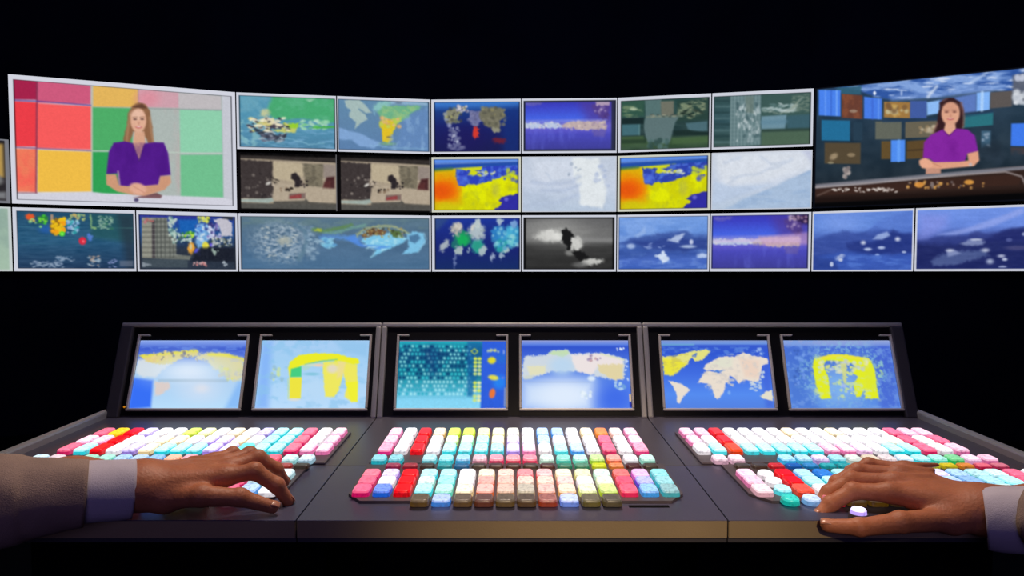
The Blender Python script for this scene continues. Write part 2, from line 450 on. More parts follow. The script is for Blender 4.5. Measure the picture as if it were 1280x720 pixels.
def pic_coast_radar(nx, ny):
    c = Cv((5, 22), (638, 45), (638, 428), (12, 418), nx, ny)
    c.bg((0, (88, 152, 178)), (.5, (82, 146, 176)), (1, (78, 128, 160)))
    c.poly([(230, 30), (640, 40), (640, 225), (560, 225), (440, 205), (340, 215), (230, 205), (190, 150), (215, 100)], (72, 168, 114), 1, 14, 8, 60)
    c.tex(c.pmask([(210, 40), (640, 50), (640, 220), (220, 210)], 12), (96, 180, 140), 50, 30, .45, .75, 2, .6)
    c.tex(c.pmask([(20, 40), (220, 40), (200, 200), (20, 200)], 12), (120, 172, 190), 60, 40, .45, .7, 3, .5)
    c.poly([(440, 70), (510, 62), (470, 90)], (150, 200, 170), .8, 5)
    c.tex(c.pmask([(20, 290), (640, 270), (640, 420), (20, 420)], 12), (120, 170, 205), 70, 14, .5, .7, 4, .7)
    c.tex(c.pmask([(20, 200), (140, 200), (160, 400), (20, 400)], 12), (140, 190, 195), 26, 18, .45, .65, 5, .7)
    c.ell(185, 165, 30, 26, (200, 200, 150), .9, .5, 0, 8)
    c.ell(205, 230, 48, 34, (226, 218, 170), 1, .25, 10, 10)
    c.poly([(230, 285), (390, 262), (370, 300), (280, 300)], (198, 202, 110), 1, 6, 6)
    c.poly([(300, 236), (400, 236), (390, 268), (320, 270)], (152, 206, 50), 1, 6, 6)
    c.poly([(150, 310), (230, 318), (330, 312), (300, 355), (240, 360), (160, 330)], (58, 62, 78), 1, 6, 8)
    c.poly([(235, 235), (320, 245), (300, 270), (200, 280)], (72, 66, 80), 1, 6, 8)
    c.specks(80, 195, 330, 300, [(40, 44, 60), (240, 235, 200), (210, 200, 120), (70, 64, 80), (225, 215, 190)], 70, 5, 14, 7, .9, 1.4)
    c.specks(150, 300, 320, 360, [(50, 54, 66), (96, 100, 120), (170, 180, 190)], 26, 6, 16, 8, .8, 1.5)
    c.specks(400, 215, 590, 275, [(150, 208, 170), (110, 190, 130), (180, 220, 190)], 40, 6, 14, 9, .8, 1.4)
    c.line([(490, 262), (632, 260)], 14, (70, 176, 60), .9, 5, 4)
    c.line([(180, 370), (330, 340), (480, 380), (560, 370)], 5, (150, 200, 215), .7, 3, 8, 40)
    c.line([(60, 350), (160, 375), (300, 385)], 5, (140, 195, 210), .6, 3, 8, 40)
    c.border(WHT, .022, .05, .010, .04)
    return c

def pic_africa_radar(nx, ny):
    c = Cv((648, 45), (1258, 65), (1258, 432), (645, 428), nx, ny)
    c.bg((0, (98, 138, 170)), (.5, (96, 132, 168)), (1, (92, 128, 172)))
    c.poly([(1080, 190), (1250, 110), (1250, 410), (1020, 400)], (100, 136, 186), .9, 25)
    c.poly([(700, 70), (795, 66), (835, 110), (872, 158), (830, 160), (840, 205), (800, 228), (785, 245), (758, 272), (768, 222), (724, 185), (730, 140), (700, 110)], (164, 186, 184), 1, 5, 4)
    c.line([(790, 135), (850, 180)], 12, (96, 132, 160), .8, 4)
    c.poly([(650, 258), (760, 290), (840, 325), (930, 370), (880, 402), (790, 385), (730, 340), (650, 345)], (132, 168, 214), .9, 8, 5, 40)
    c.poly([(990, 70), (1240, 78), (1240, 105), (1000, 98)], (150, 184, 212), .8, 8)
    c.ell(940, 112, 60, 30, (140, 196, 190), .9, .4, -15, 8)
    c.poly([(905, 150), (950, 110), (1050, 108), (1195, 110), (1190, 132), (1140, 150), (1110, 185), (1060, 218), (1010, 225), (930, 200)], (110, 176, 136), 1, 8, 7, 30)
    c.tex(c.pmask([(940, 110), (1190, 112), (1050, 215), (930, 195)], 10), (150, 190, 130), 30, 16, .45, .65, 3, .7)
    c.poly([(922, 212), (960, 200), (1005, 205), (1040, 200), (1032, 250), (1008, 290), (1004, 335), (975, 362), (936, 355), (938, 285), (922, 250)], (214, 196, 44), 1, 6, 5, 24)
    c.poly([(935, 275), (1000, 255), (990, 345), (940, 345)], (226, 190, 40), .9, 8)
    c.poly([(1010, 190), (1070, 185), (1050, 225), (1010, 250)], (180, 204, 90), .9, 8, 6)
    c.specks(930, 190, 1060, 260, [(220, 180, 120), (190, 205, 90), (210, 160, 110)], 16, 6, 14, 4)
    c.ell(985, 322, 20, 7, (110, 100, 70), .8, .4); c.ell(975, 368, 50, 10, (130, 180, 120), .7, .6)
    c.ell(1048, 88, 24, 8, (96, 116, 140), .8, .5)
    c.tex(c.pmask([(1100, 180), (1250, 120), (1250, 420), (900, 420)], 20), (132, 168, 208), 30, 60, .52, .7, 6, .6)
    c.line([(860, 380), (1000, 395), (1230, 395)], 6, (140, 185, 215), .7, 4, 6, 40)
    c.line([(890, 170), (880, 130)], 8, (130, 180, 200), .8, 4)
    c.border(WHT, .008, .045, .010, .035)
    return c

def pic_office_feed(nx, ny, var=0):
    c = Cv((15, 5), (640, 10), (640, 380), (15, 378), nx, ny)
    c.bg((0, (10, 9, 10)), (1, (12, 11, 12)))
    c.poly([(30, 40), (640, 62), (640, 372), (30, 368)], (168, 154, 134), 1, 4)
    c.poly([(20, 22), (640, 30), (640, 58), (20, 44)], (62, 56, 54), .8, 5)
    c.poly([(30, 52), (235, 60), (235, 150), (220, 190), (240, 240), (228, 302), (30, 302)], (62, 55, 55), 1, 5, 4)
    c.specks(60, 140, 230, 290, [(120, 112, 108), (40, 36, 38), (150, 140, 132)], 26, 4, 10, 3 + var, .55)
    c.ell(205, 203, 18, 9, (215, 212, 205), .9, .5, -30)
    c.specks(235, 165, 300, 240, [(60, 54, 50), (190, 176, 160), (52, 46, 44)], 14, 4, 10, 4 + var)
    c.poly([(235, 62), (420, 70), (430, 150), (360, 190), (240, 170)], (184, 170, 144), 1, 8)
    c.poly([(420, 70), (560, 74), (545, 225), (440, 220)], (126, 118, 100), 1, 8, 5)
    c.tex(c.pmask([(420, 70), (560, 74), (545, 225), (440, 220)]), (92, 86, 74), 24, 18, .45, .65, 5, .7)
    c.poly([(555, 72), (632, 76), (632, 155), (555, 165)], (146, 134, 126), 1, 8)
    c.poly([(575, 158), (625, 152), (625, 235), (545, 236)], (72, 40, 42), 1, 8)
    c.poly([(560, 190), (600, 180), (600, 232), (548, 232)], (92, 50, 50), .8, 8)
    c.poly([(250, 200), (640, 235), (620, 322), (440, 330), (236, 322), (232, 262)], (178, 164, 144), .9, 10)
    c.poly([(352, 140), (378, 128), (404, 160), (410, 205), (395, 228), (372, 226), (372, 190), (350, 172)], (44, 38, 42), 1, 5, 4)
    c.specks(405, 185, 450, 228, [(44, 38, 40), (70, 60, 58)], 8, 5, 11, 7)
    c.specks(280, 230, 355, 252, [(38, 32, 30), (130, 110, 90)], 10, 5, 10, 8 + var)
    c.poly([(335, 268), (438, 262), (436, 300), (330, 304)], (124, 104, 98), 1, 4)
    c.poly([(338, 284), (410, 270), (412, 296), (338, 302)], (146, 66, 68), 1, 5)
    c.poly([(440, 300), (460, 322), (640, 330), (640, 345), (235, 338), (235, 320), (300, 318), (430, 312)], (78, 76, 72), .9, 5)
    c.poly([(30, 308), (180, 304), (225, 296), (238, 318), (200, 332), (30, 324)], (156, 172, 166), .95, 5)
    c.poly([(25, 330), (240, 335), (640, 342), (640, 374), (25, 372)], (72, 72, 70), .9, 6)
    c.grain(8, 10, 10)
    c.border((14, 12, 14), .03, .0, .01, .03)
    m = ((c.U > .988)) * 1.0; c.mix(m * .7, (140, 140, 145))
    return c

def pic_islands(nx, ny):
    c = Cv((10, 22), (1272, 32), (1265, 410), (12, 410), nx, ny)
    c.bg((0, (92, 120, 136)), (.25, (84, 112, 136)), (.6, (78, 110, 142)), (1, (76, 112, 146)))
    c.grain(8, 160, 30)
    c.tex(c.pmask([(30, 40), (1260, 40), (1260, 130), (30, 130)], 30), (104, 130, 134), 120, 24, .5, .7, 3, .6)
    m = c.emask(290, 215, 200, 135, .35)
    n = 1 - abs(fbm(c.X / 42, c.Y / 26, 6) - .5) * 7
    c.mix(m * np.clip(n, 0, 1) * .75, (158, 178, 194))
    n = 1 - abs(fbm(c.X / 22, c.Y / 16, 8) - .5) * 6
    c.mix(m * np.clip(n, 0, 1) * .45, (176, 190, 200))
    c.tex(m, (64, 92, 120), 22, 16, .55, .7, 9, .7)
    c.specks(140, 110, 380, 320, [(182, 194, 204), (200, 205, 200), (60, 90, 116)], 60, 5, 11, 10, .7, 1.6)
    c.ell(300, 205, 44, 24, (178, 180, 166), .8, .5, 0, 10)
    c.line([(370, 95), (430, 130), (445, 200), (425, 270), (390, 330)], 26, (92, 124, 146), .9, 10)
    c.line([(390, 92), (450, 130), (470, 200), (455, 270), (470, 330)], 5, (150, 172, 188), .6, 4, 8)
    c.specks(440, 110, 520, 330, [(150, 176, 196), (120, 150, 174)], 30, 6, 14, 12, .6, 1.3)
    c.specks(430, 180, 560, 215, [(150, 180, 200), (70, 100, 130)], 22, 6, 14, 13, .7, 1.8)
    c.line([(490, 130), (560, 138), (640, 125), (740, 100)], 24, (96, 134, 84), .9, 8, 5, 30)
    c.ell(520, 132, 24, 10, (180, 190, 60), .9, .5, 0, 6)
    c.line([(560, 150), (650, 150), (740, 115), (830, 100)], 16, (120, 170, 150), .7, 8, 5)
    c.line([(540, 180), (640, 178), (720, 185), (800, 190)], 26, (92, 146, 216), .8, 12, 6)
    c.specks(550, 185, 630, 245, [(120, 190, 220), (140, 200, 225), (90, 150, 200)], 30, 7, 16, 14, .8, 1.3)
    c.line([(770, 200), (775, 160), (830, 122), (920, 104), (1010, 106), (1080, 130), (1130, 165)], 15, (160, 170, 128), .9, 6, 4)
    c.poly([(690, 185), (760, 160), (800, 220), (880, 245), (800, 245), (730, 210)], (84, 138, 220), .95, 10)
    c.poly([(800, 205), (860, 150), (1000, 150), (1110, 185), (1080, 215), (1000, 250), (860, 316), (905, 262), (850, 240)], (124, 196, 230), 1, 9, 5)
    c.poly([(840, 230), (1000, 240), (930, 262), (860, 250)], (80, 140, 224), .8, 10)
    c.tex(c.pmask([(800, 205), (860, 150), (1110, 185), (860, 316)]), (180, 225, 235), 30, 14, .5, .7, 15, .7)
    c.poly([(800, 165), (862, 118), (930, 122), (972, 138), (955, 168), (880, 165), (830, 182)], (116, 84, 58), 1, 6, 5)
    c.poly([(990, 130), (1060, 135), (1078, 180), (1010, 175)], (88, 112, 64), 1, 7, 5)
    c.specks(800, 120, 1100, 190, [(170, 150, 90), (60, 60, 50), (150, 190, 190), (190, 190, 120)], 40, 5, 10, 16, .7)
    c.poly([(1105, 155), (1165, 138), (1220, 150), (1228, 215), (1180, 282), (1075, 292), (1120, 245)], (126, 192, 228), 1, 9, 5)
    c.poly([(1120, 170), (1180, 155), (1200, 185), (1160, 220), (1125, 205)], (72, 112, 150), .9, 9)
    c.line([(1225, 150), (1240, 190), (1180, 280)], 5, (160, 200, 220), .6, 4)
    c.border(WHT, .010, .045, .007, .035)
    return c

def pic_dark_world(nx, ny):
    c = Cv((12, 20), (620, 22), (620, 400), (12, 400), nx, ny)
    c.bg((0, (72, 136, 216)), (.12, (52, 108, 190)), (.22, (30, 60, 130)), (.5, (28, 36, 104)), (1, (28, 30, 78)))
    c.poly([(480, 90), (620, 70), (620, 400), (500, 400)], (24, 50, 122), .7, 40)
    c.ell(240, 300, 160, 90, (32, 28, 92), .7, .7)
    c.poly([(92, 130), (120, 100), (205, 74), (255, 66), (250, 92), (210, 120), (185, 160), (150, 192), (120, 190), (105, 165)], (134, 134, 112), 1, 6, 7)
    c.poly([(95, 125), (115, 105), (130, 160), (150, 200), (120, 195), (98, 160)], (140, 150, 170), .8, 7, 5)
    c.specks(110, 80, 215, 180, [(170, 170, 110), (110, 116, 96), (70, 70, 70)], 26, 6, 13, 3, .7)
    c.specks(190, 65, 260, 110, [(210, 205, 210), (170, 170, 190), (90, 90, 130)], 16, 5, 12, 4, .9)
    c.line([(128, 195), (150, 230), (172, 258), (182, 300), (182, 345)], 20, (124, 130, 168), .85, 8, 9)
    c.specks(130, 200, 205, 345, [(150, 156, 190), (110, 114, 150), (190, 195, 215)], 34, 5, 12, 5, .7)
    c.specks(130, 335, 240, 375, [(90, 94, 140), (120, 122, 160)], 16, 8, 16, 6, .6, 1.6)
    c.poly([(262, 100), (345, 105), (355, 170), (322, 215), (288, 205), (280, 178), (256, 165), (278, 140)], (108, 112, 156), 1, 6, 6)
    c.specks(270, 110, 350, 205, [(140, 142, 180), (90, 92, 130)], 20, 5, 12, 7, .6)
    c.poly([(340, 100), (375, 80), (425, 72), (500, 90), (524, 150), (490, 158), (472, 195), (476, 248), (440, 258), (424, 222), (395, 218), (370, 196), (345, 160)], (112, 110, 92), 1, 6, 7)
    c.specks(350, 80, 515, 200, [(146, 138, 96), (80, 80, 72), (130, 126, 108)], 40, 6, 14, 8, .6)
    c.poly([(425, 215), (476, 230), (474, 252), (435, 256)], (150, 150, 130), .8, 5, 5)
    c.ell(314, 254, 21, 40, (208, 58, 48), 1, .3, 5, 7)
    c.ell(475, 310, 44, 20, (112, 36, 52), .9, .5, 0, 8)
    c.border(WHT, .030, .045, .012, .035)
    return c

def pic_skyline(nx, ny, var=0):
    c = Cv((622, 25), (1252, 25), (1252, 400), (625, 400), nx, ny)
    c.bg((0, (56, 56, 170)), (.12, (60, 64, 190)), (.36, (70, 100, 226)), (.46, (110, 110, 210)), (.56, (96, 90, 200)), (.66, (74, 74, 184)), (1, (60, 60, 142)))
    c.poly([(1000, 40), (1250, 40), (1250, 200), (1060, 200)], (80, 60, 150), .7, 50)
    c.poly([(640, 190), (700, 188), (760, 196), (820, 186), (890, 200), (890, 226), (640, 228)], (190, 204, 226), .95, 5, 8)
    c.specks(645, 185, 890, 235, [(225, 232, 240), (120, 124, 180), (160, 170, 210), (236, 220, 210)], 40, 3, 7, 3 + var, .7)
    c.poly([(890, 205), (930, 186), (1010, 178), (1180, 182), (1186, 236), (1100, 244), (1000, 238), (960, 228), (890, 225)], (190, 172, 172), 1, 7, 7)
    c.specks(920, 180, 1185, 240, [(214, 196, 184), (160, 140, 160), (226, 206, 190), (140, 120, 140)], 40, 4, 9, 4 + var, .55)
    c.line([(640, 182), (1185, 174)], 12, (150, 160, 230), .5, 8)
    c.tex(c.pmask([(640, 232), (1190, 245), (1190, 390), (640, 390)], 12), (110, 120, 226), 30, 120, .5, .8, 5 + var, .3)
    c.poly([(1090, 60), (1200, 60), (1200, 180), (1150, 170), (1100, 120)], (84, 62, 130), .8, 12, 10)
    c.specks(1100, 90, 1190, 210, [(130, 110, 170), (70, 50, 110), (170, 150, 190)], 14, 5, 11, 6, .6)
    c.poly([(1110, 48), (1205, 46), (1200, 75), (1125, 78)], (186, 164, 184), .9, 6, 6)
    c.poly([(640, 48), (760, 50), (740, 66), (650, 72)], (120, 112, 176), .6, 8, 6)
    c.poly([(1090, 240), (1185, 240), (1170, 290), (1100, 285)], (110, 96, 160), .6, 12)
    if var == 0:
        c.mix(((c.U < .035) | (c.U > .94) | (c.V < .075) | (c.V > .93)) * .88, (40, 44, 62))
        c.border(WHT, .016, .035, .012, .04)
    else:
        c.poly([(640, 196), (900, 190), (1190, 184), (1190, 214), (640, 212)], (206, 190, 226), .8, 9)
        c.poly([(930, 180), (1250, 150), (1250, 230), (960, 236)], (206, 160, 196), .55, 14)
        c.poly([(1130, 44), (1250, 40), (1250, 110), (1190, 100)], (40, 26, 66), .9, 10, 8)
        c.specks(1140, 50, 1230, 85, [(150, 120, 150), (70, 40, 70)], 12, 6, 12, 9)
        c.border(WHT, .010, .035, .022, .045)
    return c

def pic_heat(nx, ny, var=0):
    c = Cv((15, 20), (612, 22), (612, 395), (15, 395), nx, ny)
    c.bg((0, (206, 204, 12)), (1, (206, 208, 14)))
    c.tex(np.ones(c.X.shape), (226, 232, 10), 70, 60, .45, .65, 3 + var, .9)
    c.tex(np.ones(c.X.shape), (184, 190, 40), 30, 50, .55, .75, 4 + var, .7)
    c.poly([(20, 100), (180, 100), (190, 210), (210, 330), (120, 390), (20, 390)], (222, 164, 14), .95, 40)
    c.ell(95, 245, 105, 82, (238, 120, 12), 1, .5, 0, 8, 40, 2 + var); c.ell(80, 250, 70, 50, (228, 84, 16), .9, .7)
    c.ell(110, 360, 80, 40, (204, 200, 20), .8, .6)
    bl = (46, 66, 186) if var == 0 else (46, 66, 170)
    c.poly([(176, 100), (612, 60), (612, 128), (560, 135), (500, 152), (440, 172), (330, 208), (262, 205), (238, 220), (196, 212), (178, 150)], bl, 1, 4, 6, 20, 2 + var)
    c.poly([(180, 150), (250, 145), (245, 212), (195, 210)], (70, 92, 206), .9, 8)
    c.tex(c.pmask([(180, 105), (600, 70), (590, 130), (330, 205), (190, 205)]), (84, 124, 222), 26, 20, .5, .65, 6 + var, .7)
    c.poly([(170, 92), (250, 84), (362, 80), (352, 104), (300, 112), (330, 125), (300, 145), (262, 140), (275, 112), (180, 106)], (210, 216, 30), 1, 4, 5, 16, 3 + var)
    c.specks(320, 120, 440, 150, [(220, 226, 190), (170, 190, 220), (206, 210, 60)], 20, 5, 11, 8 + var, .9, 1.4)
    c.specks(500, 120, 600, 190, [(60, 80, 190), (90, 100, 180), (120, 120, 130)], 12, 6, 16, 9 + var, .8)
    c.specks(505, 110, 600, 160, [(200, 216, 40), (180, 200, 60)], 10, 6, 14, 10 + var)
    c.poly([(430, 384), (470, 350), (492, 330), (462, 318), (480, 298), (530, 282), (612, 268), (612, 395), (430, 395)], (48, 46, 160), 1, 4, 6, 20, 4 + var)
    c.ell(515, 308, 14, 14, (120, 120, 220), .7, .4)
    c.ell(445, 245, 26, 50, (184, 186, 70), .6, .6)
    c.poly([(15, 20), (612, 20), (612, 78), (400, 84), (180, 96), (15, 110)], (36, 78, 168), 1, 6)
    c.poly([(15, 20), (612, 20), (612, 52), (15, 62)], (96, 146, 236), .95, 8)
    c.line([(15, 66), (400, 58), (612, 52)], 6, (170, 190, 230), .6, 5)
    c.line([(20, 108), (150, 100)], 20, (70, 120, 70), .8, 8)
    c.border((204, 206, 192), .022, .035, .022, .035)
    return c

def pic_ice(nx, ny, var=0):
    c = Cv((622, 25), (1248, 25), (1248, 400), (622, 400), nx, ny)
    c.bg((0, (190, 200, 216)), (.5, (198, 208, 226)), (1, (180, 196, 216)))
    if var == 0:
        c.poly([(690, 40), (1000, 40), (1000, 200), (780, 210), (700, 150)], (208, 216, 230), .9, 40)
        c.poly([(960, 35), (1130, 40), (1140, 110), (1172, 190), (1178, 330), (1150, 370), (1010, 350), (1000, 240), (960, 160)], (222, 228, 232), 1, 12, 8, 40)
        for q in ([(690, 195), (800, 215), (960, 195), (1000, 165)], [(760, 250), (900, 262), (1000, 215)], [(700, 345), (860, 340), (980, 285)]):
            c.line(q, 14, (172, 186, 212), .8, 14, 6, 40)
        c.poly([(622, 240), (780, 270), (880, 380), (622, 400)], (176, 190, 212), .6, 40)
        c.line([(780, 130), (820, 190), (930, 180)], 6, (176, 190, 210), .7, 6, 5)
        c.specks(930, 60, 1020, 170, [(150, 164, 184)], 6, 6, 12, 3, .7)
        c.specks(1110, 60, 1200, 260, [(170, 184, 214)], 10, 7, 18, 4, .6)
    else:
        c.poly([(640, 25), (1248, 25), (1248, 150), (960, 230), (700, 250), (660, 150)], (216, 222, 232), .95, 40)
        c.poly([(690, 400), (830, 330), (1000, 260), (1248, 150), (1248, 400)], (166, 188, 216), .95, 10, 5, 40)
        c.poly([(640, 210), (760, 250), (1000, 240), (690, 350), (622, 360)], (184, 200, 224), .9, 20)
        for q in ([(740, 190), (900, 175), (1050, 120), (1120, 80)], [(930, 60), (1000, 110), (1080, 90)], [(700, 90), (800, 60)], [(740, 225), (790, 190)]):
            c.line(q, 10, (184, 196, 216), .8, 12, 6, 40)
        c.tex(c.pmask([(690, 400), (1248, 150), (1248, 400)]), (150, 176, 210), 120, 30, .5, .7, 7, .7)
        c.poly([(1180, 25), (1248, 25), (1248, 110)], (184, 190, 216), .7, 20)
    c.grain(6, 40, 20)
    c.border((196, 200, 210), .008, .02, .008, .02)
    return c

def pic_teal_islands(nx, ny):
    c = Cv((15, 18), (618, 18), (618, 390), (15, 390), nx, ny)
    c.bg((0, (32, 58, 160)), (.2, (30, 48, 136)), (.6, (26, 38, 112)), (1, (24, 46, 100)))
    c.poly([(15, 20), (150, 20), (60, 110), (15, 120)], (50, 76, 130), .8, 20)
    def b(x, y, rx, ry, col, rot=0, sd=1): c.ell(x, y, rx, ry, col, .95, .3, rot, 9, 16, sd)
    b(225, 170, 64, 50, (34, 150, 96)); b(220, 180, 40, 36, (26, 170, 90)); b(170, 210, 24, 30, (34, 110, 110))
    b(325, 222, 42, 42, (52, 164, 146)); c.ell(325, 222, 28, 28, (40, 150, 130), .7, .3)
    cr = (190, 184, 170)
    b(178, 105, 36, 40, cr, 30, 3); b(200, 85, 20, 26, (196, 190, 180), 20, 4); b(98, 215, 22, 46, (170, 180, 186), 35, 5)
    b(322, 125, 54, 58, (178, 192, 196), 0, 6); b(325, 75, 22, 36, (186, 200, 202), 0, 7)
    b(195, 250, 26, 30, (170, 186, 186), 25, 8); b(172, 320, 8, 46, (96, 112, 160), 6, 9); b(358, 255, 22, 40, (172, 190, 194), 35, 10)
    b(266, 250, 10, 14, (140, 160, 180), 0, 11)
    b(470, 140, 54, 54, (48, 130, 196), 0, 12); b(560, 145, 56, 70, (74, 176, 214), 0, 13); b(560, 190, 40, 40, (110, 196, 206), 0, 14)
    b(482, 222, 40, 48, (46, 160, 164), 0, 15); b(520, 245, 24, 20, (176, 200, 196), -30, 16); b(490, 285, 14, 24, (150, 170, 190), 15, 17)
    b(476, 58, 22, 24, (170, 190, 204), 0, 18); b(572, 74, 24, 22, (120, 160, 210), 30, 19); b(425, 298, 14, 26, (150, 166, 192), 10, 20)
    c.specks(430, 100, 600, 240, [(130, 206, 226), (60, 150, 200), (36, 110, 170), (160, 210, 220)], 40, 6, 16, 21, .6)
    c.specks(130, 70, 380, 160, [(215, 210, 200), (130, 140, 150)], 26, 4, 10, 22, .7)
    c.border(WHT, .030, .045, .012, .035)
    return c

def pic_grey_feed(nx, ny):
    c = Cv((622, 18), (1242, 18), (1242, 390), (625, 390), nx, ny)
    c.bg((0, (92, 92, 94)), (.3, (112, 112, 112)), (.46, (104, 104, 104)), (.55, (66, 66, 66)), (.8, (46, 46, 46)), (1, (36, 36, 36)))
    c.grain(10, 120, 18)
    c.ell(840, 130, 190, 90, (150, 150, 148), .8, .8)
    c.ell(830, 152, 78, 36, (220, 220, 216), 1, .5, 0, 12, 30); c.ell(770, 150, 60, 26, (206, 206, 202), .9, .6, -10, 10)
    c.line([(960, 178), (1228, 184)], 26, (142, 142, 142), .7, 12)
    c.poly([(640, 198), (870, 198), (940, 260), (1010, 300), (1228, 320), (1228, 380), (640, 380)], (56, 56, 56), .5, 30)
    c.ell(980, 205, 42, 44, (206, 206, 202), .95, .4, 30, 12); c.ell(940, 265, 30, 20, (150, 150, 148), .7, .5)
    c.ell(1085, 326, 70, 20, (200, 200, 196), .95, .35, -6, 8); c.ell(1010, 345, 50, 18, (110, 110, 110), .8, .6)
    c.poly([(880, 122), (905, 112), (912, 100), (925, 116), (945, 120), (968, 158), (948, 170), (945, 245), (930, 250), (912, 215), (885, 180), (892, 150)], (26, 26, 27), 1, 5, 6)
    c.poly([(955, 262), (990, 246), (1040, 272), (1070, 292), (1040, 300), (1015, 322), (985, 300)], (26, 26, 27), 1, 6, 7)
    c.mix(((c.U < .045) | (c.U > .965) | (c.V < .065) | (c.V > .95)) * .95, (12, 12, 12))
    c.border(WHT, .018, .04, .014, .04)
    return c

def pic_tower(nx, ny):
    c = Cv((20, 90), (615, 60), (612, 425), (22, 435), nx, ny)
    c.bg((0, (46, 76, 72)), (.4, (44, 72, 72)), (.7, (38, 58, 60)), (.82, (62, 88, 58)), (1, (52, 74, 62)))
    c.grain(12, 110, 16)
    c.poly([(40, 105), (190, 100), (190, 205), (40, 210)], (50, 86, 72), .9, 8)
    c.tex(c.pmask([(50, 140), (190, 140), (190, 210), (50, 215)], 8), (112, 134, 104), 46, 12, .45, .65, 3, .9)
    c.ell(120, 160, 24, 10, (176, 190, 160), .9, .5)
    c.poly([(45, 220), (190, 215), (190, 255), (45, 258)], (24, 40, 42), .9, 6)
    c.poly([(48, 258), (165, 256), (165, 325), (48, 328)], (66, 106, 116), 1, 5); c.line([(160, 260), (160, 325)], 6, (110, 150, 150), .7)
    c.poly([(45, 335), (190, 330), (190, 375), (45, 372)], (70, 96, 62), .8, 8); c.poly([(45, 352), (205, 352), (205, 378), (45, 378)], (36, 56, 44), .7, 6)
    c.poly([(400, 110), (600, 90), (600, 230), (400, 240)], (42, 66, 60), .9, 8)
    m = c.pmask([(410, 150), (470, 115), (585, 95), (580, 180), (470, 225), (400, 200)], 12)
    n = 1 - abs(fbm((c.X + c.Y) / 60, (c.Y - c.X * .2) / 14, 6) - .5) * 6
    c.mix(m * np.clip(n, 0, 1) * .9, (146, 156, 124))
    c.specks(430, 120, 560, 220, [(156, 166, 130), (120, 136, 110), (30, 44, 40)], 30, 5, 14, 7, .7, 1.6)
    c.poly([(400, 245), (600, 238), (600, 260), (400, 262)], (40, 62, 62), .8, 5)
    c.poly([(455, 252), (592, 240), (592, 302), (500, 310), (470, 290)], (74, 106, 116), 1, 6)
    c.poly([(380, 300), (480, 296), (600, 312), (600, 330), (380, 332)], (28, 46, 44), .9, 6)
    c.poly([(370, 345), (600, 335), (600, 375), (370, 385)], (72, 100, 66), .8, 8)
    c.poly([(195, 98), (300, 96), (300, 205), (200, 205)], (84, 112, 112), 1, 5); c.poly([(296, 112), (380, 108), (380, 200), (300, 206)], (110, 112, 100), 1, 6)
    c.poly([(205, 200), (380, 205), (412, 215), (388, 250), (372, 310), (360, 362), (345, 380), (215, 370), (200, 330), (190, 280), (192, 235)], (92, 114, 116), 1, 5)
    c.line([(205, 212), (300, 208), (430, 206)], 10, (116, 130, 116), .8, 5); c.specks(230, 195, 400, 215, [(60, 70, 66), (150, 150, 130)], 22, 4, 8, 8, .7, 1.6)
    c.specks(215, 360, 350, 410, [(76, 106, 104), (100, 130, 126), (50, 76, 74)], 20, 8, 18, 9, .7)
    c.border(WHT, .028, .055, .018, .04)
    return c

def pic_lattice(nx, ny):
    c = Cv((618, 62), (1250, 28), (1242, 405), (622, 425), nx, ny)
    c.bg((0, (56, 84, 84)), (.5, (52, 82, 90)), (1, (60, 84, 80)))
    c.grain(10, 90, 20)
    m = c.pmask([(635, 80), (735, 75), (735, 410), (635, 415)], 4)
    for k in range(9): c.mix(m * .7 * np.clip(1 - abs(c.Y - (110 + 38 * k)) / 12, 0, 1), (84, 114, 118) if k % 2 else (34, 58, 62))
    c.poly([(925, 60), (1240, 45), (1240, 210), (925, 215)], (60, 88, 84), .9, 8)
    c.specks(940, 130, 1140, 178, [(160, 180, 180), (186, 200, 200), (90, 120, 120)], 50, 6, 14, 3, .8, 1.7)
    c.line([(940, 175), (1060, 190), (1110, 160), (1180, 90)], 8, (150, 165, 155), .7, 4, 6)
    m = c.pmask([(1120, 80), (1225, 60), (1225, 180), (1110, 180)], 10)
    n = 1 - abs(fbm((c.X + c.Y) / 40, c.Y / 14, 6) - .5) * 6
    c.mix(m * np.clip(n, 0, 1) * .7, (136, 150, 134))
    c.poly([(930, 210), (1085, 200), (1075, 290), (930, 298)], (108, 142, 158), 1, 5); c.line([(930, 250), (1080, 244)], 30, (92, 130, 150), .6, 8)
    c.poly([(1090, 205), (1236, 195), (1236, 285), (1090, 290)], (60, 94, 106), .9, 8)
    c.poly([(930, 310), (1236, 295), (1236, 400), (930, 405)], (78, 102, 82), .9, 10); c.poly([(930, 292), (1240, 285), (1240, 305), (930, 312)], (48, 68, 60), .8, 6)
    c.poly([(733, 70), (925, 65), (925, 395), (735, 405)], (96, 122, 126), 1, 4)
    m = c.pmask([(735, 70), (925, 66), (925, 395), (735, 405)], 4)
    for x in range(740, 925, 22): c.mix(m * .55 * np.clip(1 - abs(c.X - x) / 5, 0, 1), (150, 172, 174))
    for y in range(90, 400, 26): c.mix(m * .4 * np.clip(1 - abs(c.Y - y) / 4, 0, 1), (146, 166, 168))
    c.specks(770, 130, 920, 380, [(176, 192, 196), (60, 86, 92), (150, 168, 172), (200, 210, 212)], 80, 5, 13, 8, .7, .7)
    c.poly([(825, 80), (880, 80), (880, 190), (835, 185)], (104, 122, 116), .8, 8)
    c.border(WHT, .014, .055, .026, .04)
    return c

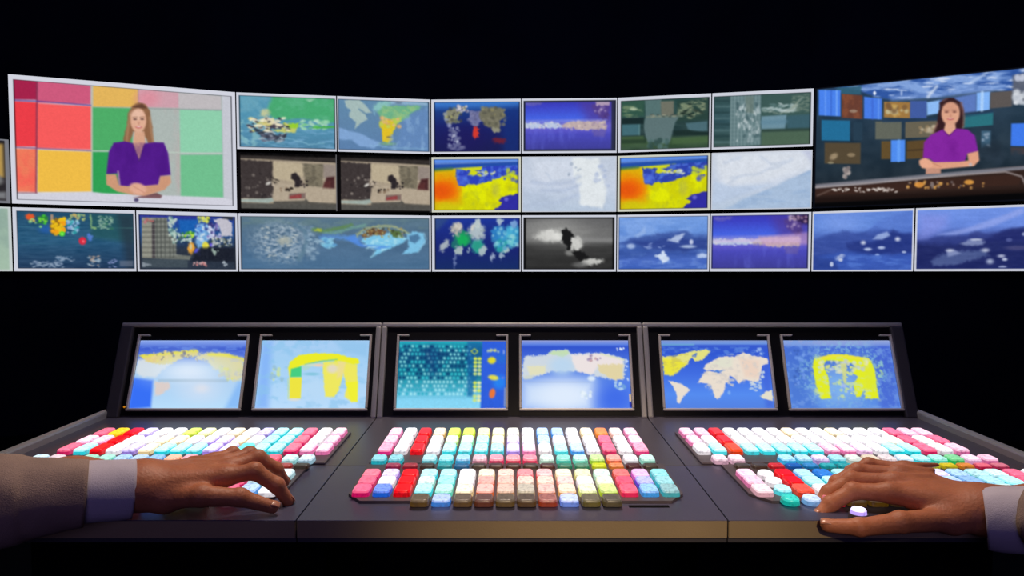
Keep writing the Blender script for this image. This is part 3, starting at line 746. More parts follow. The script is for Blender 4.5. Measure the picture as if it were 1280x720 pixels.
def pic_waves(nx, ny, var=0):
    if var == 0:
        c = Cv((15, 32), (605, 28), (600, 390), (15, 395), nx, ny)
        c.bg((0, (120, 160, 226)), (.3, (104, 146, 218)), (.5, (84, 120, 196)), (.68, (58, 86, 164)), (.8, (74, 106, 192)), (1, (56, 92, 180)))
        c.tex(np.ones(c.X.shape), (136, 172, 232), 110, 50, .5, .7, 3, .6)
        c.poly([(30, 225), (120, 180), (260, 165), (420, 135), (460, 135), (520, 165), (600, 150), (600, 262), (430, 268), (250, 262), (120, 240)], (60, 86, 158), .9, 16, 10, 50)
        c.poly([(120, 210), (300, 190), (420, 185), (590, 190), (590, 250), (380, 265), (200, 240)], (46, 66, 140), .8, 16, 8, 50)
        c.poly([(30, 245), (200, 250), (200, 300), (30, 310)], (58, 88, 164), .7, 20)
        c.poly([(125, 168), (165, 140), (195, 105), (200, 150), (150, 175)], (150, 180, 230), .8, 9)
        c.poly([(338, 196), (400, 160), (448, 148), (432, 180), (408, 212)], (176, 192, 226), .95, 6, 4)
        c.poly([(252, 292), (296, 282), (312, 260), (332, 292), (350, 308), (335, 336), (312, 340), (290, 312)], (206, 220, 240), 1, 5, 5)
        c.ell(490, 205, 12, 16, (206, 214, 236), .9, .4); c.ell(470, 234, 46, 10, (176, 194, 226), .9, .5)
        c.ell(105, 232, 26, 16, (170, 190, 226), .9, .5); c.ell(560, 292, 34, 15, (190, 208, 238), .9, .5, 0, 5)
        c.specks(200, 215, 320, 245, [(150, 170, 220)], 8, 4, 9, 5, .7, 1.8)
        c.tex(c.pmask([(15, 310), (600, 310), (600, 390), (15, 390)], 10), (110, 142, 216), 100, 16, .5, .7, 6, .6)
        c.border(WHT, .014, .04, .014, .035)
    elif var == 1:
        c = Cv((15, 45), (665, 30), (662, 405), (12, 405), nx, ny)
        c.bg((0, (96, 132, 214)), (.25, (104, 142, 222)), (.42, (78, 108, 190)), (.6, (48, 70, 150)), (.85, (56, 84, 172)), (1, (44, 70, 150)))
        c.ell(200, 110, 120, 60, (124, 156, 230), .7, .9)
        c.poly([(20, 215), (120, 190), (220, 165), (330, 180), (430, 140), (510, 155), (545, 160), (665, 185), (665, 290), (20, 310)], (58, 80, 158), .85, 14, 8, 60)
        c.poly([(380, 170), (430, 110), (560, 60), (662, 45), (662, 170), (540, 150)], (84, 116, 200), .7, 20)
        c.poly([(240, 235), (420, 225), (530, 160), (662, 190), (662, 300), (430, 310), (250, 300)], (36, 52, 124), .8, 16, 8, 50)
        c.poly([(20, 330), (250, 280), (420, 310), (662, 300), (662, 400), (20, 400)], (58, 90, 180), .8, 18)
        c.poly([(20, 320), (160, 330), (200, 400), (20, 400)], (38, 58, 132), .7, 18)
        c.poly([(410, 212), (440, 185), (500, 168), (520, 190), (470, 214)], (156, 176, 224), .9, 8)
        c.ell(350, 233, 15, 11, (216, 222, 238), .9, .8); c.ell(565, 213, 15, 12, (216, 222, 238), .9, .8)
        c.ell(380, 272, 24, 9, (190, 204, 234), .9, .5); c.ell(465, 263, 22, 9, (190, 204, 234), .9, .5)
        c.ell(200, 318, 32, 14, (180, 192, 224), .8, .5, -20, 6); c.ell(205, 336, 14, 10, (206, 212, 232), .9); c.ell(146, 362, 12, 15, (200, 210, 234), .9)
        c.ell(606, 290, 14, 6, (190, 204, 234), .9); c.ell(440, 305, 14, 6, (160, 184, 230), .8)
        c.tex(c.pmask([(250, 310), (662, 300), (662, 400), (250, 400)], 14), (92, 130, 216), 120, 20, .5, .65, 8, .6)
        c.border(WHT, .012, .035, .012, .03)
    else:
        c = Cv((672, 30), (1345, 5), (1345, 420), (672, 410), nx, ny)
        c.bg((0, (112, 146, 228)), (.3, (104, 136, 220)), (.48, (66, 84, 160)), (.62, (38, 48, 108)), (1, (32, 44, 108)))
        c.poly([(690, 60), (850, 70), (850, 140), (740, 220), (690, 220)], (134, 146, 226), .7, 40)
        c.poly([(800, 190), (960, 150), (1160, 70), (1250, 25), (1260, 60), (1100, 140), (900, 195)], (150, 166, 232), .7, 12)
        c.poly([(680, 222), (860, 205), (1000, 180), (1120, 180), (1200, 150), (1345, 150), (1345, 300), (680, 300)], (50, 62, 130), .85, 14, 8, 60)
        c.poly([(680, 250), (900, 250), (1090, 210), (1200, 160), (1345, 165), (1345, 400), (680, 400)], (32, 40, 96), .8, 18, 10, 60)
        c.poly([(1040, 230), (1150, 170), (1200, 155), (1345, 200), (1345, 250), (1180, 230)], (38, 46, 110), .8, 14)
        c.poly([(925, 245), (980, 222), (1060, 232), (1040, 258), (950, 258)], (136, 148, 190), .85, 9, 5)
        c.ell(1010, 222, 34, 7, (196, 204, 226), .9, .5)
        c.poly([(760, 350), (830, 305), (920, 290), (1060, 285), (1080, 320), (900, 375), (780, 380)], (82, 98, 150), .85, 12, 6)
        c.poly([(850, 290), (890, 280), (930, 305), (860, 325)], (140, 152, 196), .8, 8)
        c.ell(868, 286, 20, 9, (206, 212, 230), .85, .8); c.ell(1062, 287, 20, 11, (206, 212, 230), .85, .8)
        c.ell(1147, 324, 18, 9, (206, 212, 232), .85, .8); c.ell(1165, 345, 14, 9, (200, 208, 230), .9, .4); c.ell(1088, 356, 18, 15, (186, 196, 222), .85, .8); c.ell(1155, 390, 22, 6, (170, 180, 214), .9)
        c.ell(1185, 225, 16, 12, (90, 100, 160), .8); c.ell(1268, 190, 18, 12, (160, 170, 206), .9); c.ell(1230, 275, 60, 14, (84, 84, 130), .7, .6)
        c.border(WHT, .012, .035, .012, .035)
    c.grain(6, 60, 14)
    return c

def pic_newsroom(nx, ny):
    c = Cv((28, 122), (1099, 8), (1099, 666), (15, 702), nx, ny)
    c.bg((0, (36, 62, 92)), (.3, (38, 58, 76)), (.7, (36, 50, 62)), (1, (30, 36, 44)))
    c.grain(10, 60, 60)
    # ceiling of clouds
    sky = c.pmask([(130, 115), (400, 90), (1100, 0), (1100, 150), (860, 128), (640, 160), (420, 176), (330, 160), (250, 130)], 8)
    c.mix(sky, (48, 86, 160))
    c.tex(sky, (140, 172, 226), 110, 26, .45, .65, 3, .9)
    c.tex(sky, (200, 214, 240), 60, 14, .58, .72, 4, .8)
    c.line([(420, 165), (640, 150), (860, 128)], 26, (140, 170, 226), .6, 14)
    c.line([(585, 160), (625, 110)], 12, (220, 230, 246), .8, 6); c.line([(780, 90), (850, 45)], 10, (190, 210, 240), .7, 6)
    c.ell(330, 143, 7, 10, (230, 236, 250), 1); c.ell(460, 140, 6, 16, (170, 190, 230), .8); c.ell(655, 72, 30, 6, (210, 220, 240), .8)
    c.poly([(135, 118), (265, 108), (262, 150), (170, 150)], (50, 96, 118), .9, 6)
    def t(x0, y0, x1, y1, col, dy0=0, dy1=0): c.poly([(x0, y0), (x1, y0 + dy0), (x1, y1 + dy1), (x0, y1)], col, 1, 3)
    t(48, 130, 160, 252, (74, 130, 236), 0, 4); c.line([(112, 132), (112, 250)], 6, (50, 90, 190), .7); c.line([(140, 132), (140, 250)], 8, (130, 180, 250), .7); c.line([(82, 132), (82, 250)], 8, (110, 160, 246), .6)
    t(166, 148, 270, 262, (104, 62, 50), 6, 6); c.tex(c.pmask([(166, 148), (270, 154), (270, 268), (166, 262)]), (136, 80, 56), 26, 30, .5, .7, 6, .7); c.ell(225, 230, 20, 8, (170, 150, 130), .7)
    t(278, 160, 366, 266, (72, 124, 230), 10, 4); c.line([(320, 168), (320, 266)], 10, (60, 100, 206), .6); c.line([(350, 172), (350, 266)], 8, (110, 160, 240), .6)
    t(376, 184, 502, 260, (160, 120, 66), 2, 4); c.specks(390, 195, 490, 250, [(196, 160, 90), (120, 90, 60), (190, 180, 140)], 22, 6, 14, 7, .8)
    t(502, 180, 580, 264, (66, 92, 160), 0, 0)
    c.poly([(580, 186), (640, 176), (640, 240), (582, 250)], (140, 186, 244), 1, 6); c.poly([(640, 176), (805, 146), (805, 232), (640, 250)], (92, 122, 190), 1, 6)
    t(806, 142, 864, 232, (130, 180, 246), -6, -8); c.line([(830, 140), (830, 228)], 14, (190, 220, 252), .7)
    t(866, 140, 960, 218, (92, 86, 84), -8, -8)
    t(62, 274, 208, 372, (36, 108, 150), 2, 2); t(225, 285, 270, 372, (40, 62, 80)); t(335, 280, 462, 366, (98, 102, 92), 0, 0); t(480, 282, 640, 360, (104, 98, 82), -8, -6)
    c.specks(550, 300, 620, 335, [(190, 176, 150), (150, 130, 100)], 12, 6, 14, 8, .8)
    t(740, 250, 880, 312, (44, 112, 124), -14, -14); c.poly([(370, 272), (650, 262), (880, 225), (880, 240), (650, 276), (370, 284)], (36, 60, 92), .6, 6)
    t(78, 384, 262, 484, (84, 72, 54), 0, 2); c.ell(125, 450, 22, 14, (170, 150, 120), .8, .5, -30); c.ell(215, 442, 20, 10, (160, 140, 110), .7); c.ell(110, 480, 16, 6, (160, 150, 120), .7)
    t(365, 375, 410, 462, (98, 78, 46)); t(412, 370, 480, 476, (80, 140, 238), -2, -2); c.line([(450, 374), (450, 470)], 16, (110, 170, 250), .6)
    t(488, 375, 580, 462, (92, 72, 44), -6, -4); c.line([(490, 420), (575, 416)], 8, (60, 48, 36), .7)
    t(830, 326, 872, 410, (64, 96, 120)); c.specks(835, 335, 868, 405, [(130, 150, 170)], 6, 6, 10, 9)
    t(960, 292, 1100, 400, (64, 122, 234), -4, 6); c.poly([(960, 408), (1100, 410), (1100, 440), (965, 444)], (70, 62, 66), .9, 6)
    c.poly([(960, 60), (1100, 20), (1100, 190), (960, 200)], (92, 96, 108), .9, 8); c.specks(965, 140, 1023, 195, [(190, 196, 206), (220, 224, 230)], 16, 7, 16, 10, .8); c.specks(975, 60, 1020, 80, [(190, 196, 214)], 6, 6, 14, 11)
    c.specks(780, 400, 1000, 480, [(44, 58, 72), (30, 42, 54)], 30, 10, 30, 12, .5)
    # desk
    c.poly([(30, 585), (300, 566), (640, 538), (860, 512), (1100, 490), (1100, 680), (15, 702)], (48, 34, 30), 1, 4)
    c.poly([(30, 585), (300, 562), (640, 532), (860, 512), (1100, 492), (1100, 512), (980, 520), (640, 552), (300, 585), (30, 606)], (122, 122, 132), 1, 6)
    c.line([(30, 600), (300, 580), (640, 548), (940, 526), (1010, 550), (1030, 590)], 8, (170, 160, 160), .8, 4)
    c.poly([(30, 608), (640, 560), (960, 540), (1010, 560), (1000, 590), (600, 612), (30, 640)], (58, 38, 32), 1, 6)
    c.specks(120, 600, 440, 622, [(206, 196, 190), (160, 146, 140), (226, 220, 214)], 36, 3, 8, 13, .85, 1.4)
    c.specks(470, 572, 860, 604, [(190, 140, 80), (150, 130, 120), (226, 170, 90), (120, 110, 110)], 34, 4, 8, 14, .8, .9)
    c.ell(550, 588, 22, 14, (222, 150, 66), .9); c.ell(780, 576, 22, 12, (222, 156, 70), .9)
    c.line([(40, 640), (110, 612)], 8, (110, 92, 84), .7, 4)
    c.poly([(15, 650), (1100, 606), (1100, 640), (15, 680)], (30, 20, 18), .9, 14)
    c.poly([(15, 676), (1100, 626), (1100, 668), (15, 704)], (7, 7, 9), 1, 8)
    c.specks(182, 505, 205, 560, [(170, 160, 156), (130, 120, 120)], 12, 6, 12, 15)
    # presenter
    c.poly([(640, 190), (668, 168), (700, 166), (730, 184), (748, 230), (752, 300), (735, 325), (690, 300), (650, 330), (612, 338), (632, 280)], (52, 30, 34), 1, 5, 3, 30)
    c.line([(738, 190), (752, 260), (748, 310)], 8, (150, 100, 84), .7, 5); c.line([(630, 290), (612, 335)], 8, (150, 110, 96), .7, 5); c.line([(655, 180), (672, 170)], 8, (120, 90, 90), .6, 4)
    c.poly([(668, 290), (712, 290), (716, 320), (685, 350), (660, 325)], (222, 168, 140), 1, 4)
    c.ell(690, 242, 42, 56, (220, 164, 136), 1, .12); c.ell(692, 215, 34, 24, (206, 148, 124), .7, .6)
    for ex in (672, 708): c.ell(ex, 234, 9, 4, (110, 66, 60), .85, .5); c.line([(ex - 11, 225), (ex + 10, 225)], 3, (120, 80, 70), .7)
    c.ell(690, 252, 5, 8, (190, 130, 110), .7, .6); c.ell(690, 268, 15, 5, (176, 80, 84), .9, .4); c.ell(690, 266, 10, 2.6, (240, 215, 210), .8, .4)
    pu = (132, 40, 160)
    c.poly([(570, 380), (600, 346), (655, 318), (685, 350), (718, 314), (770, 320), (802, 350), (818, 425), (770, 436), (760, 472), (735, 476), (620, 480), (600, 462), (566, 456)], pu, 1, 4)
    c.tex(c.pmask([(570, 380), (655, 318), (802, 350), (818, 425), (735, 476), (566, 456)]), (104, 24, 132), 70, 110, .48, .8, 16, .45)
    c.line([(655, 320), (685, 350), (718, 316)], 5, (92, 20, 110), .8)
    c.poly([(770, 436), (818, 424), (824, 470), (800, 498), (640, 512), (560, 505), (548, 470), (575, 458), (620, 478), (735, 476), (775, 470)], (222, 160, 130), 1, 4)
    c.ell(580, 484, 32, 24, (232, 170, 140), 1, .25, 20); c.poly([(580, 505), (650, 512), (650, 532), (580, 536)], (214, 156, 132), .9, 4); c.line([(610, 482), (650, 500)], 4, (180, 116, 96), .7)
    c.ell(785, 490, 8, 8, (190, 186, 190), .8)
    c.border((12, 14, 22), .010, .010, .008, .012)
    return c

def pic_dim_feed(nx, ny):
    c = Cv((-180, 0), (26, 0), (26, 160), (-180, 160), nx, ny)
    c.bg((0, (30, 28, 34)), (.7, (40, 36, 40)), (1, (60, 58, 62)))
    c.poly([(-180, 20), (-40, 20), (-40, 130), (-180, 130)], (60, 56, 60), .8, 8)
    c.poly([(2, 12), (18, 12), (18, 95), (2, 95)], (196, 160, 84), .9, 4)
    c.specks(-170, 90, 10, 140, [(90, 84, 84), (130, 130, 130), (30, 28, 30)], 40, 5, 12, 3)
    c.rect(-180, 132, 20, 148, (130, 132, 136), .9, 4)
    c.border((120, 122, 130), .01, .02, .03, .03)
    return c

def pic_pale_feed(nx, ny):
    c = Cv((0, 0), (100, 0), (100, 60), (0, 60), nx, ny)
    c.bg((0, (150, 176, 160)), (1, (164, 190, 170)))
    c.tex(np.ones(c.X.shape), (140, 166, 156), 14, 10, .5, .7, 2, .6)
    c.border((196, 204, 204), .015, .03, .02, .03)
    return c

# -- the six console displays
def pic_flat_map(nx, ny, var=0):
    if var == 0:
        c = Cv((148, 88), (1000, 90), (950, 632), (78, 650), nx, ny)
        c.bg((0, (150, 176, 240)), (.06, (110, 140, 226)), (.12, (62, 92, 206)), (.22, (78, 110, 216)), (.4, (150, 190, 236)), (.62, (170, 206, 242)), (1, (184, 222, 252)))
        c.poly([(100, 400), (260, 420), (250, 640), (70, 660)], (56, 112, 246), 1, 18)
        c.poly([(940, 420), (980, 420), (960, 640), (840, 640)], (120, 176, 246), .7, 30)
        c.tex(c.pmask([(150, 110), (1000, 110), (1000, 200), (150, 200)], 14), (104, 140, 230), 50, 14, .5, .7, 3, .7)
        c.poly([(130, 250), (240, 240), (400, 280), (330, 340), (280, 395), (180, 392), (118, 360)], (216, 222, 226), .95, 14, 6)
        c.poly([(140, 215), (260, 208), (400, 186), (540, 172), (620, 180), (605, 215), (480, 235), (420, 275), (330, 290), (210, 275)], (226, 208, 116), 1, 8, 8)
        c.line([(150, 222), (400, 196), (600, 176)], 20, (232, 222, 60), .9, 8, 6); c.ell(260, 250, 60, 22, (236, 196, 110), .8, .6, 0, 6)
        c.specks(240, 180, 620, 260, [(236, 220, 90), (120, 110, 110), (240, 210, 130), (90, 100, 150)], 36, 6, 13, 4, .7)
        c.poly([(600, 205), (720, 190), (860, 200), (880, 225), (985, 235), (975, 400), (900, 415), (860, 400), (800, 340), (740, 320), (690, 260), (610, 245)], (222, 212, 150), 1, 14, 10)
        c.line([(700, 205), (850, 212), (980, 250)], 26, (238, 226, 60), .9, 8); c.tex(c.pmask([(700, 230), (980, 240), (970, 400), (800, 330)]), (196, 196, 190), 40, 30, .48, .66, 6, .7)
        c.specks(780, 300, 970, 410, [(232, 226, 80), (210, 214, 140), (190, 190, 180)], 24, 8, 16, 7, .7)
        c.ell(560, 335, 330, 120, (212, 232, 250), .6, 1); c.ell(540, 345, 170, 70, (240, 246, 255), .6, 1)
        c.poly([(300, 410), (860, 405), (860, 430), (300, 432)], (160, 186, 206), .6, 8)
        c.poly([(275, 430), (390, 440), (400, 480), (320, 540), (280, 540)], (222, 206, 200), .95, 12, 5)
        c.ell(640, 500, 150, 90, (216, 226, 244), .6, 1); c.ell(650, 480, 50, 30, (232, 228, 232), .6, 1)
    else:
        c = Cv((85, 95), (940, 95), (965, 632), (90, 635), nx, ny)
        c.bg((0, (150, 160, 216)), (.06, (96, 132, 228)), (.1, (50, 84, 206)), (.4, (86, 128, 226)), (1, (96, 140, 240)))
        c.poly([(90, 420), (660, 420), (640, 640), (90, 640)], (206, 226, 250), .9, 90); c.ell(420, 540, 240, 130, (226, 238, 254), .9, .8)
        c.ell(830, 560, 140, 110, (60, 104, 232), .8, .8)
        c.poly([(110, 225), (300, 210), (330, 180), (460, 170), (480, 210), (620, 200), (720, 195), (860, 225), (915, 250), (905, 400), (840, 415), (740, 395), (640, 370), (560, 350), (450, 340), (330, 345), (250, 372), (100, 405), (90, 340)], (206, 216, 226), 1, 9, 7)
        c.poly([(300, 205), (340, 182), (460, 172), (465, 205), (410, 236), (360, 215)], (196, 222, 180), 1, 8, 6)
        c.poly([(130, 300), (280, 300), (270, 360), (150, 380)], (226, 224, 190), 1, 14, 6); c.poly([(110, 380), (180, 375), (170, 405), (110, 410)], (206, 214, 206), .9, 8)
        c.ell(410, 300, 100, 70, (186, 214, 240), .9, .6)
        c.poly([(480, 215), (720, 200), (900, 245), (895, 300), (700, 300), (660, 365), (540, 350), (500, 290)], (236, 226, 226), 1, 12, 6)
        c.poly([(700, 290), (900, 285), (898, 400), (840, 412), (770, 390), (700, 340)], (226, 212, 166), 1, 10, 6); c.line([(720, 205), (905, 250)], 14, (220, 226, 190), .8, 6)
        c.specks(620, 215, 720, 260, [(150, 130, 170), (190, 150, 160)], 10, 6, 12, 5, .7)
        c.ell(645, 400, 30, 20, (226, 240, 250), .9, .5); c.specks(830, 430, 920, 490, [(190, 220, 240), (110, 160, 220)], 18, 7, 14, 6, .8)
        c.specks(560, 505, 640, 560, [(236, 246, 252), (200, 220, 236)], 12, 8, 16, 7, .7)
        c.specks(850, 155, 905, 175, [(230, 240, 252)], 8, 5, 9, 8); c.specks(915, 245, 940, 420, [(200, 220, 250)], 8, 6, 12, 9)
        c.rect(946, 520, 966, 580, (236, 200, 150), .9); c.rect(948, 585, 968, 625, (40, 40, 150), .8)
        c.line([(85, 430), (640, 430)], 5, (150, 170, 200), .6)
    return c

def pic_arch_map(nx, ny, var=0):
    if var == 0:
        c = Cv((135, 88), (975, 92), (945, 632), (72, 632), nx, ny)
        c.bg((0, (170, 206, 244)), (.3, (164, 208, 244)), (1, (186, 220, 252)))
        c.poly([(130, 100), (210, 100), (180, 640), (70, 640)], (128, 176, 248), .8, 40)
        c.tex(np.ones(c.X.shape), (140, 196, 236), 70, 40, .5, .7, 3, .6)
        c.poly([(700, 100), (970, 100), (960, 230), (780, 190)], (146, 196, 236), .8, 30)
        c.specks(200, 300, 290, 440, [(206, 226, 150), (150, 190, 210)], 16, 8, 16, 4, .7)
        c.ell(540, 480, 110, 100, (186, 218, 246), .8, .6)
        c.poly([(335, 320), (345, 270), (420, 210), (560, 195), (720, 198), (800, 225), (890, 240), (900, 275), (860, 290), (740, 262), (600, 262), (500, 280), (440, 300), (400, 320), (350, 400)], (236, 236, 44), 1, 7, 4)
        c.poly([(430, 300), (560, 262), (700, 250), (700, 285), (520, 300), (470, 340)], (176, 216, 206), .8, 9, 6); c.line([(470, 285), (600, 258), (720, 246)], 9, (96, 196, 150), .8, 5)
        c.poly([(358, 320), (440, 300), (440, 385), (352, 388)], (70, 206, 130), 1, 7)
        c.poly([(345, 388), (445, 388), (435, 555), (345, 555)], (238, 228, 66), 1, 7); c.ell(385, 565, 45, 10, (226, 222, 214), .8, .5)
        c.poly([(610, 270), (730, 262), (880, 290), (885, 580), (840, 585), (780, 540), (800, 470), (770, 350), (735, 500), (700, 545), (630, 540), (615, 400)], (238, 232, 96), 1, 8, 4)
        c.poly([(730, 262), (790, 265), (770, 370), (720, 400)], (236, 220, 150), .9, 14); c.ell(685, 320, 44, 36, (226, 216, 206), .9, .5); c.poly([(790, 430), (888, 420), (884, 582), (830, 570)], (240, 240, 50), .9, 8)
        c.ell(520, 362, 60, 12, (130, 196, 220), .9, .6); c.ell(530, 290, 60, 12, (206, 220, 206), .8, .6); c.ell(580, 292, 36, 12, (240, 206, 180), .9, .6)
        c.line([(335, 400), (335, 560)], 6, (200, 226, 120), .7)
    else:
        c = Cv((60, 90), (890, 85), (960, 632), (120, 632), nx, ny)
        c.bg((0, (150, 166, 216)), (.07, (132, 158, 224)), (.10, (76, 112, 214)), (.5, (84, 128, 216)), (1, (96, 146, 232)))
        c.poly([(80, 140), (300, 140), (330, 640), (120, 640)], (70, 112, 206), .6, 40)
        c.poly([(760, 130), (900, 130), (960, 640), (800, 640)], (66, 92, 206), .6, 40)
        c.ell(480, 470, 180, 130, (130, 180, 238), .9, .7)
        c.tex(np.ones(c.X.shape), (120, 160, 230), 40, 30, .52, .7, 3, .6)
        m = c.emask(530, 360, 340, 260, .3) - c.emask(530, 380, 240, 190, .3)
        c.tex(np.clip(m, 0, 1), (140, 196, 220), 18, 18, .5, .64, 4, .8)
        c.specks(150, 160, 260, 450, [(60, 96, 180), (120, 160, 236)], 26, 7, 14, 5, .7)
        yl = (226, 236, 40)
        c.poly([(300, 245), (420, 205), (560, 205), (720, 232), (745, 260), (770, 330), (792, 556), (690, 556), (690, 480), (650, 540), (620, 540), (600, 440), (640, 380), (600, 350), (640, 290), (560, 262), (400, 250), (370, 290), (410, 390), (425, 552), (350, 560), (310, 440), (290, 300)], yl, 1, 7, 4)
        c.line([(350, 235), (460, 212), (600, 225), (720, 245)], 22, (238, 226, 66), .9, 6)
        c.tex(c.pmask([(280, 220), (760, 220), (800, 560), (300, 560)], 30), (206, 226, 150), 34, 26, .55, .7, 12, .9)
        c.specks(330, 260, 720, 350, [(226, 226, 190), (200, 220, 206), (226, 232, 120), (190, 200, 220)], 60, 8, 18, 6, .8)
        c.poly([(500, 270), (555, 280), (545, 440), (530, 440)], (210, 216, 140), .9, 7, 5); c.specks(500, 440, 590, 510, [(170, 190, 240), (190, 220, 160)], 16, 7, 14, 7, .8)
        c.poly([(690, 300), (745, 290), (775, 480), (700, 480)], (222, 232, 50), .8, 10, 5)
        c.specks(780, 260, 830, 440, [(150, 200, 200), (170, 210, 160)], 16, 7, 14, 8, .7)
    return c

def pic_code_grid(nx, ny):
    c = Cv((92, 105), (950, 95), (955, 632), (85, 632), nx, ny)
    c.bg((0, (40, 190, 206)), (.1, (28, 120, 150)), (.2, (20, 84, 126)), (.5, (20, 110, 140)), (.62, (50, 150, 176)), (.8, (110, 196, 226)), (1, (130, 214, 246)))
    m = c.pmask([(95, 140), (690, 140), (690, 560), (90, 560)], 6)
    rg = random.Random(9)
    for j in range(13):
        y = 150 + j * 31
        for i in range(19):
            x = 105 + i * 31 + (j % 2) * 12
            q = rg.random()
            col = (150, 236, 236) if q > .6 else (60, 206, 214) if q > .25 else (16, 60, 110)
            if y > 410: col = (176, 240, 246) if q > .4 else (40, 170, 190)
            c.ell(x, y, 10, 11, col, .9, .5, rg.uniform(-40, 40))
    c.ell(355, 200, 60, 60, (18, 50, 110), .5, .6); c.ell(370, 310, 50, 80, (20, 60, 120), .45, .6)
    c.poly([(85, 560), (760, 560), (760, 640), (85, 640)], (136, 214, 246), .9, 14)
    c.poly([(760, 95), (955, 95), (955, 640), (756, 640)], (48, 96, 220), 1, 3)
    c.poly([(640, 110), (760, 108), (760, 230), (690, 540), (650, 540)], (26, 96, 160), .7, 12)
    c.ell(905, 430, 50, 50, (40, 140, 246), .8, .7); c.ell(920, 240, 40, 40, (40, 110, 206), .7, .7)
    c.line([(672, 185), (700, 165), (726, 187), (700, 210), (672, 185)], 7, (226, 232, 70), .95, 3)
    rg2 = random.Random(2)
    for y0, y1 in ((235, 385), (425, 495), (530, 585)):
        y = y0
        while y < y1 - 8:
            for x in (708, 742): c.ell(x, y + 10, 16, 13, rg2.choice([(226, 236, 90), (206, 230, 130), (236, 236, 170)]), .95, .35)
            y += 30
    c.specks(805, 170, 895, 192, [(206, 214, 130), (180, 200, 180)], 22, 5, 9, 4)
    c.ell(840, 257, 33, 28, (222, 216, 50), 1, .25); c.ell(855, 393, 42, 20, (226, 220, 80), 1, .25, 8); c.ell(848, 517, 24, 38, (238, 120, 60), 1, .25, 12)
    c.ell(935, 190, 6, 20, (170, 190, 240), .8); c.ell(932, 394, 14, 8, (110, 130, 230), .8); c.rect(943, 470, 955, 620, (170, 170, 190), .8)
    c.border((120, 120, 150), .0, .02, .0, .0)
    return c

def pic_world(nx, ny):
    c = Cv((80, 98), (925, 98), (965, 635), (105, 638), nx, ny)
    c.bg((0, (130, 150, 206)), (.05, (110, 150, 226)), (.08, (56, 90, 206)), (.2, (50, 88, 210)), (.5, (66, 110, 226)), (.8, (86, 140, 240)), (1, (84, 130, 226)))
    c.poly([(850, 250), (930, 240), (960, 630), (900, 630)], (64, 96, 214), .6, 30); c.line([(85, 135), (340, 133)], 12, (120, 190, 206), .7, 6)
    c.tex(c.pmask([(90, 150), (925, 150), (925, 220), (90, 220)], 12), (96, 140, 224), 40, 16, .5, .66, 3, .7)
    ls = (234, 222, 208)
    c.poly([(88, 232), (190, 228), (240, 206), (320, 190), (400, 178), (430, 170), (474, 182), (440, 225), (400, 258), (345, 270), (330, 232), (300, 262), (292, 290), (250, 312), (210, 345), (170, 378), (106, 376)], (228, 224, 130), 1, 5, 5)
    c.poly([(90, 250), (190, 250), (280, 290), (220, 340), (170, 376), (106, 374)], (236, 228, 56), .9, 14, 6); c.tex(c.pmask([(90, 235), (300, 200), (280, 300), (110, 370)]), (206, 196, 90), 40, 14, .5, .66, 5, .7)
    c.line([(330, 225), (360, 205), (350, 230)], 12, (66, 106, 210), .9, 5)
    c.poly([(132, 420), (160, 426), (240, 448), (306, 494), (262, 530), (212, 600), (192, 590), (196, 530), (176, 480)], ls, 1, 5, 4)
    c.poly([(410, 330), (430, 300), (470, 270), (540, 235), (600, 225), (660, 235), (740, 196), (800, 220), (925, 240), (925, 285), (880, 300), (870, 340), (850, 420), (800, 432), (740, 410), (690, 440), (660, 400), (620, 380), (600, 420), (580, 380), (520, 340), (440, 338)], ls, 1, 5, 5)
    c.poly([(700, 240), (860, 260), (850, 400), (740, 390)], (236, 208, 190), .8, 24); c.poly([(430, 320), (540, 240), (650, 240), (640, 320)], (222, 224, 206), .8, 20)
    c.poly([(366, 440), (400, 380), (440, 345), (500, 352), (560, 368), (608, 382), (612, 420), (580, 440), (572, 500), (540, 552), (508, 566), (488, 520), (470, 455), (430, 440)], ls, 1, 5, 5)
    c.poly([(480, 340), (580, 338), (520, 362)], (80, 130, 216), .9, 6, 4)
    c.specks(780, 430, 860, 505, [(210, 220, 226), (170, 196, 230)], 16, 7, 14, 7, .9, 1.4); c.specks(860, 340, 890, 415, [(200, 216, 230)], 8, 6, 12, 8)
    c.poly([(850, 545), (900, 505), (950, 496), (955, 580), (910, 570)], (226, 222, 204), 1, 5, 4)
    c.tex(c.pmask([(410, 330), (540, 235), (740, 196), (925, 240), (850, 420), (690, 440), (520, 560), (380, 440)], 20), (214, 206, 200), 30, 22, .52, .68, 12, .8)
    c.ell(610, 515, 12, 16, (130, 176, 240), .8); c.specks(840, 160, 880, 210, [(150, 180, 236)], 6, 7, 14, 9)
    return c

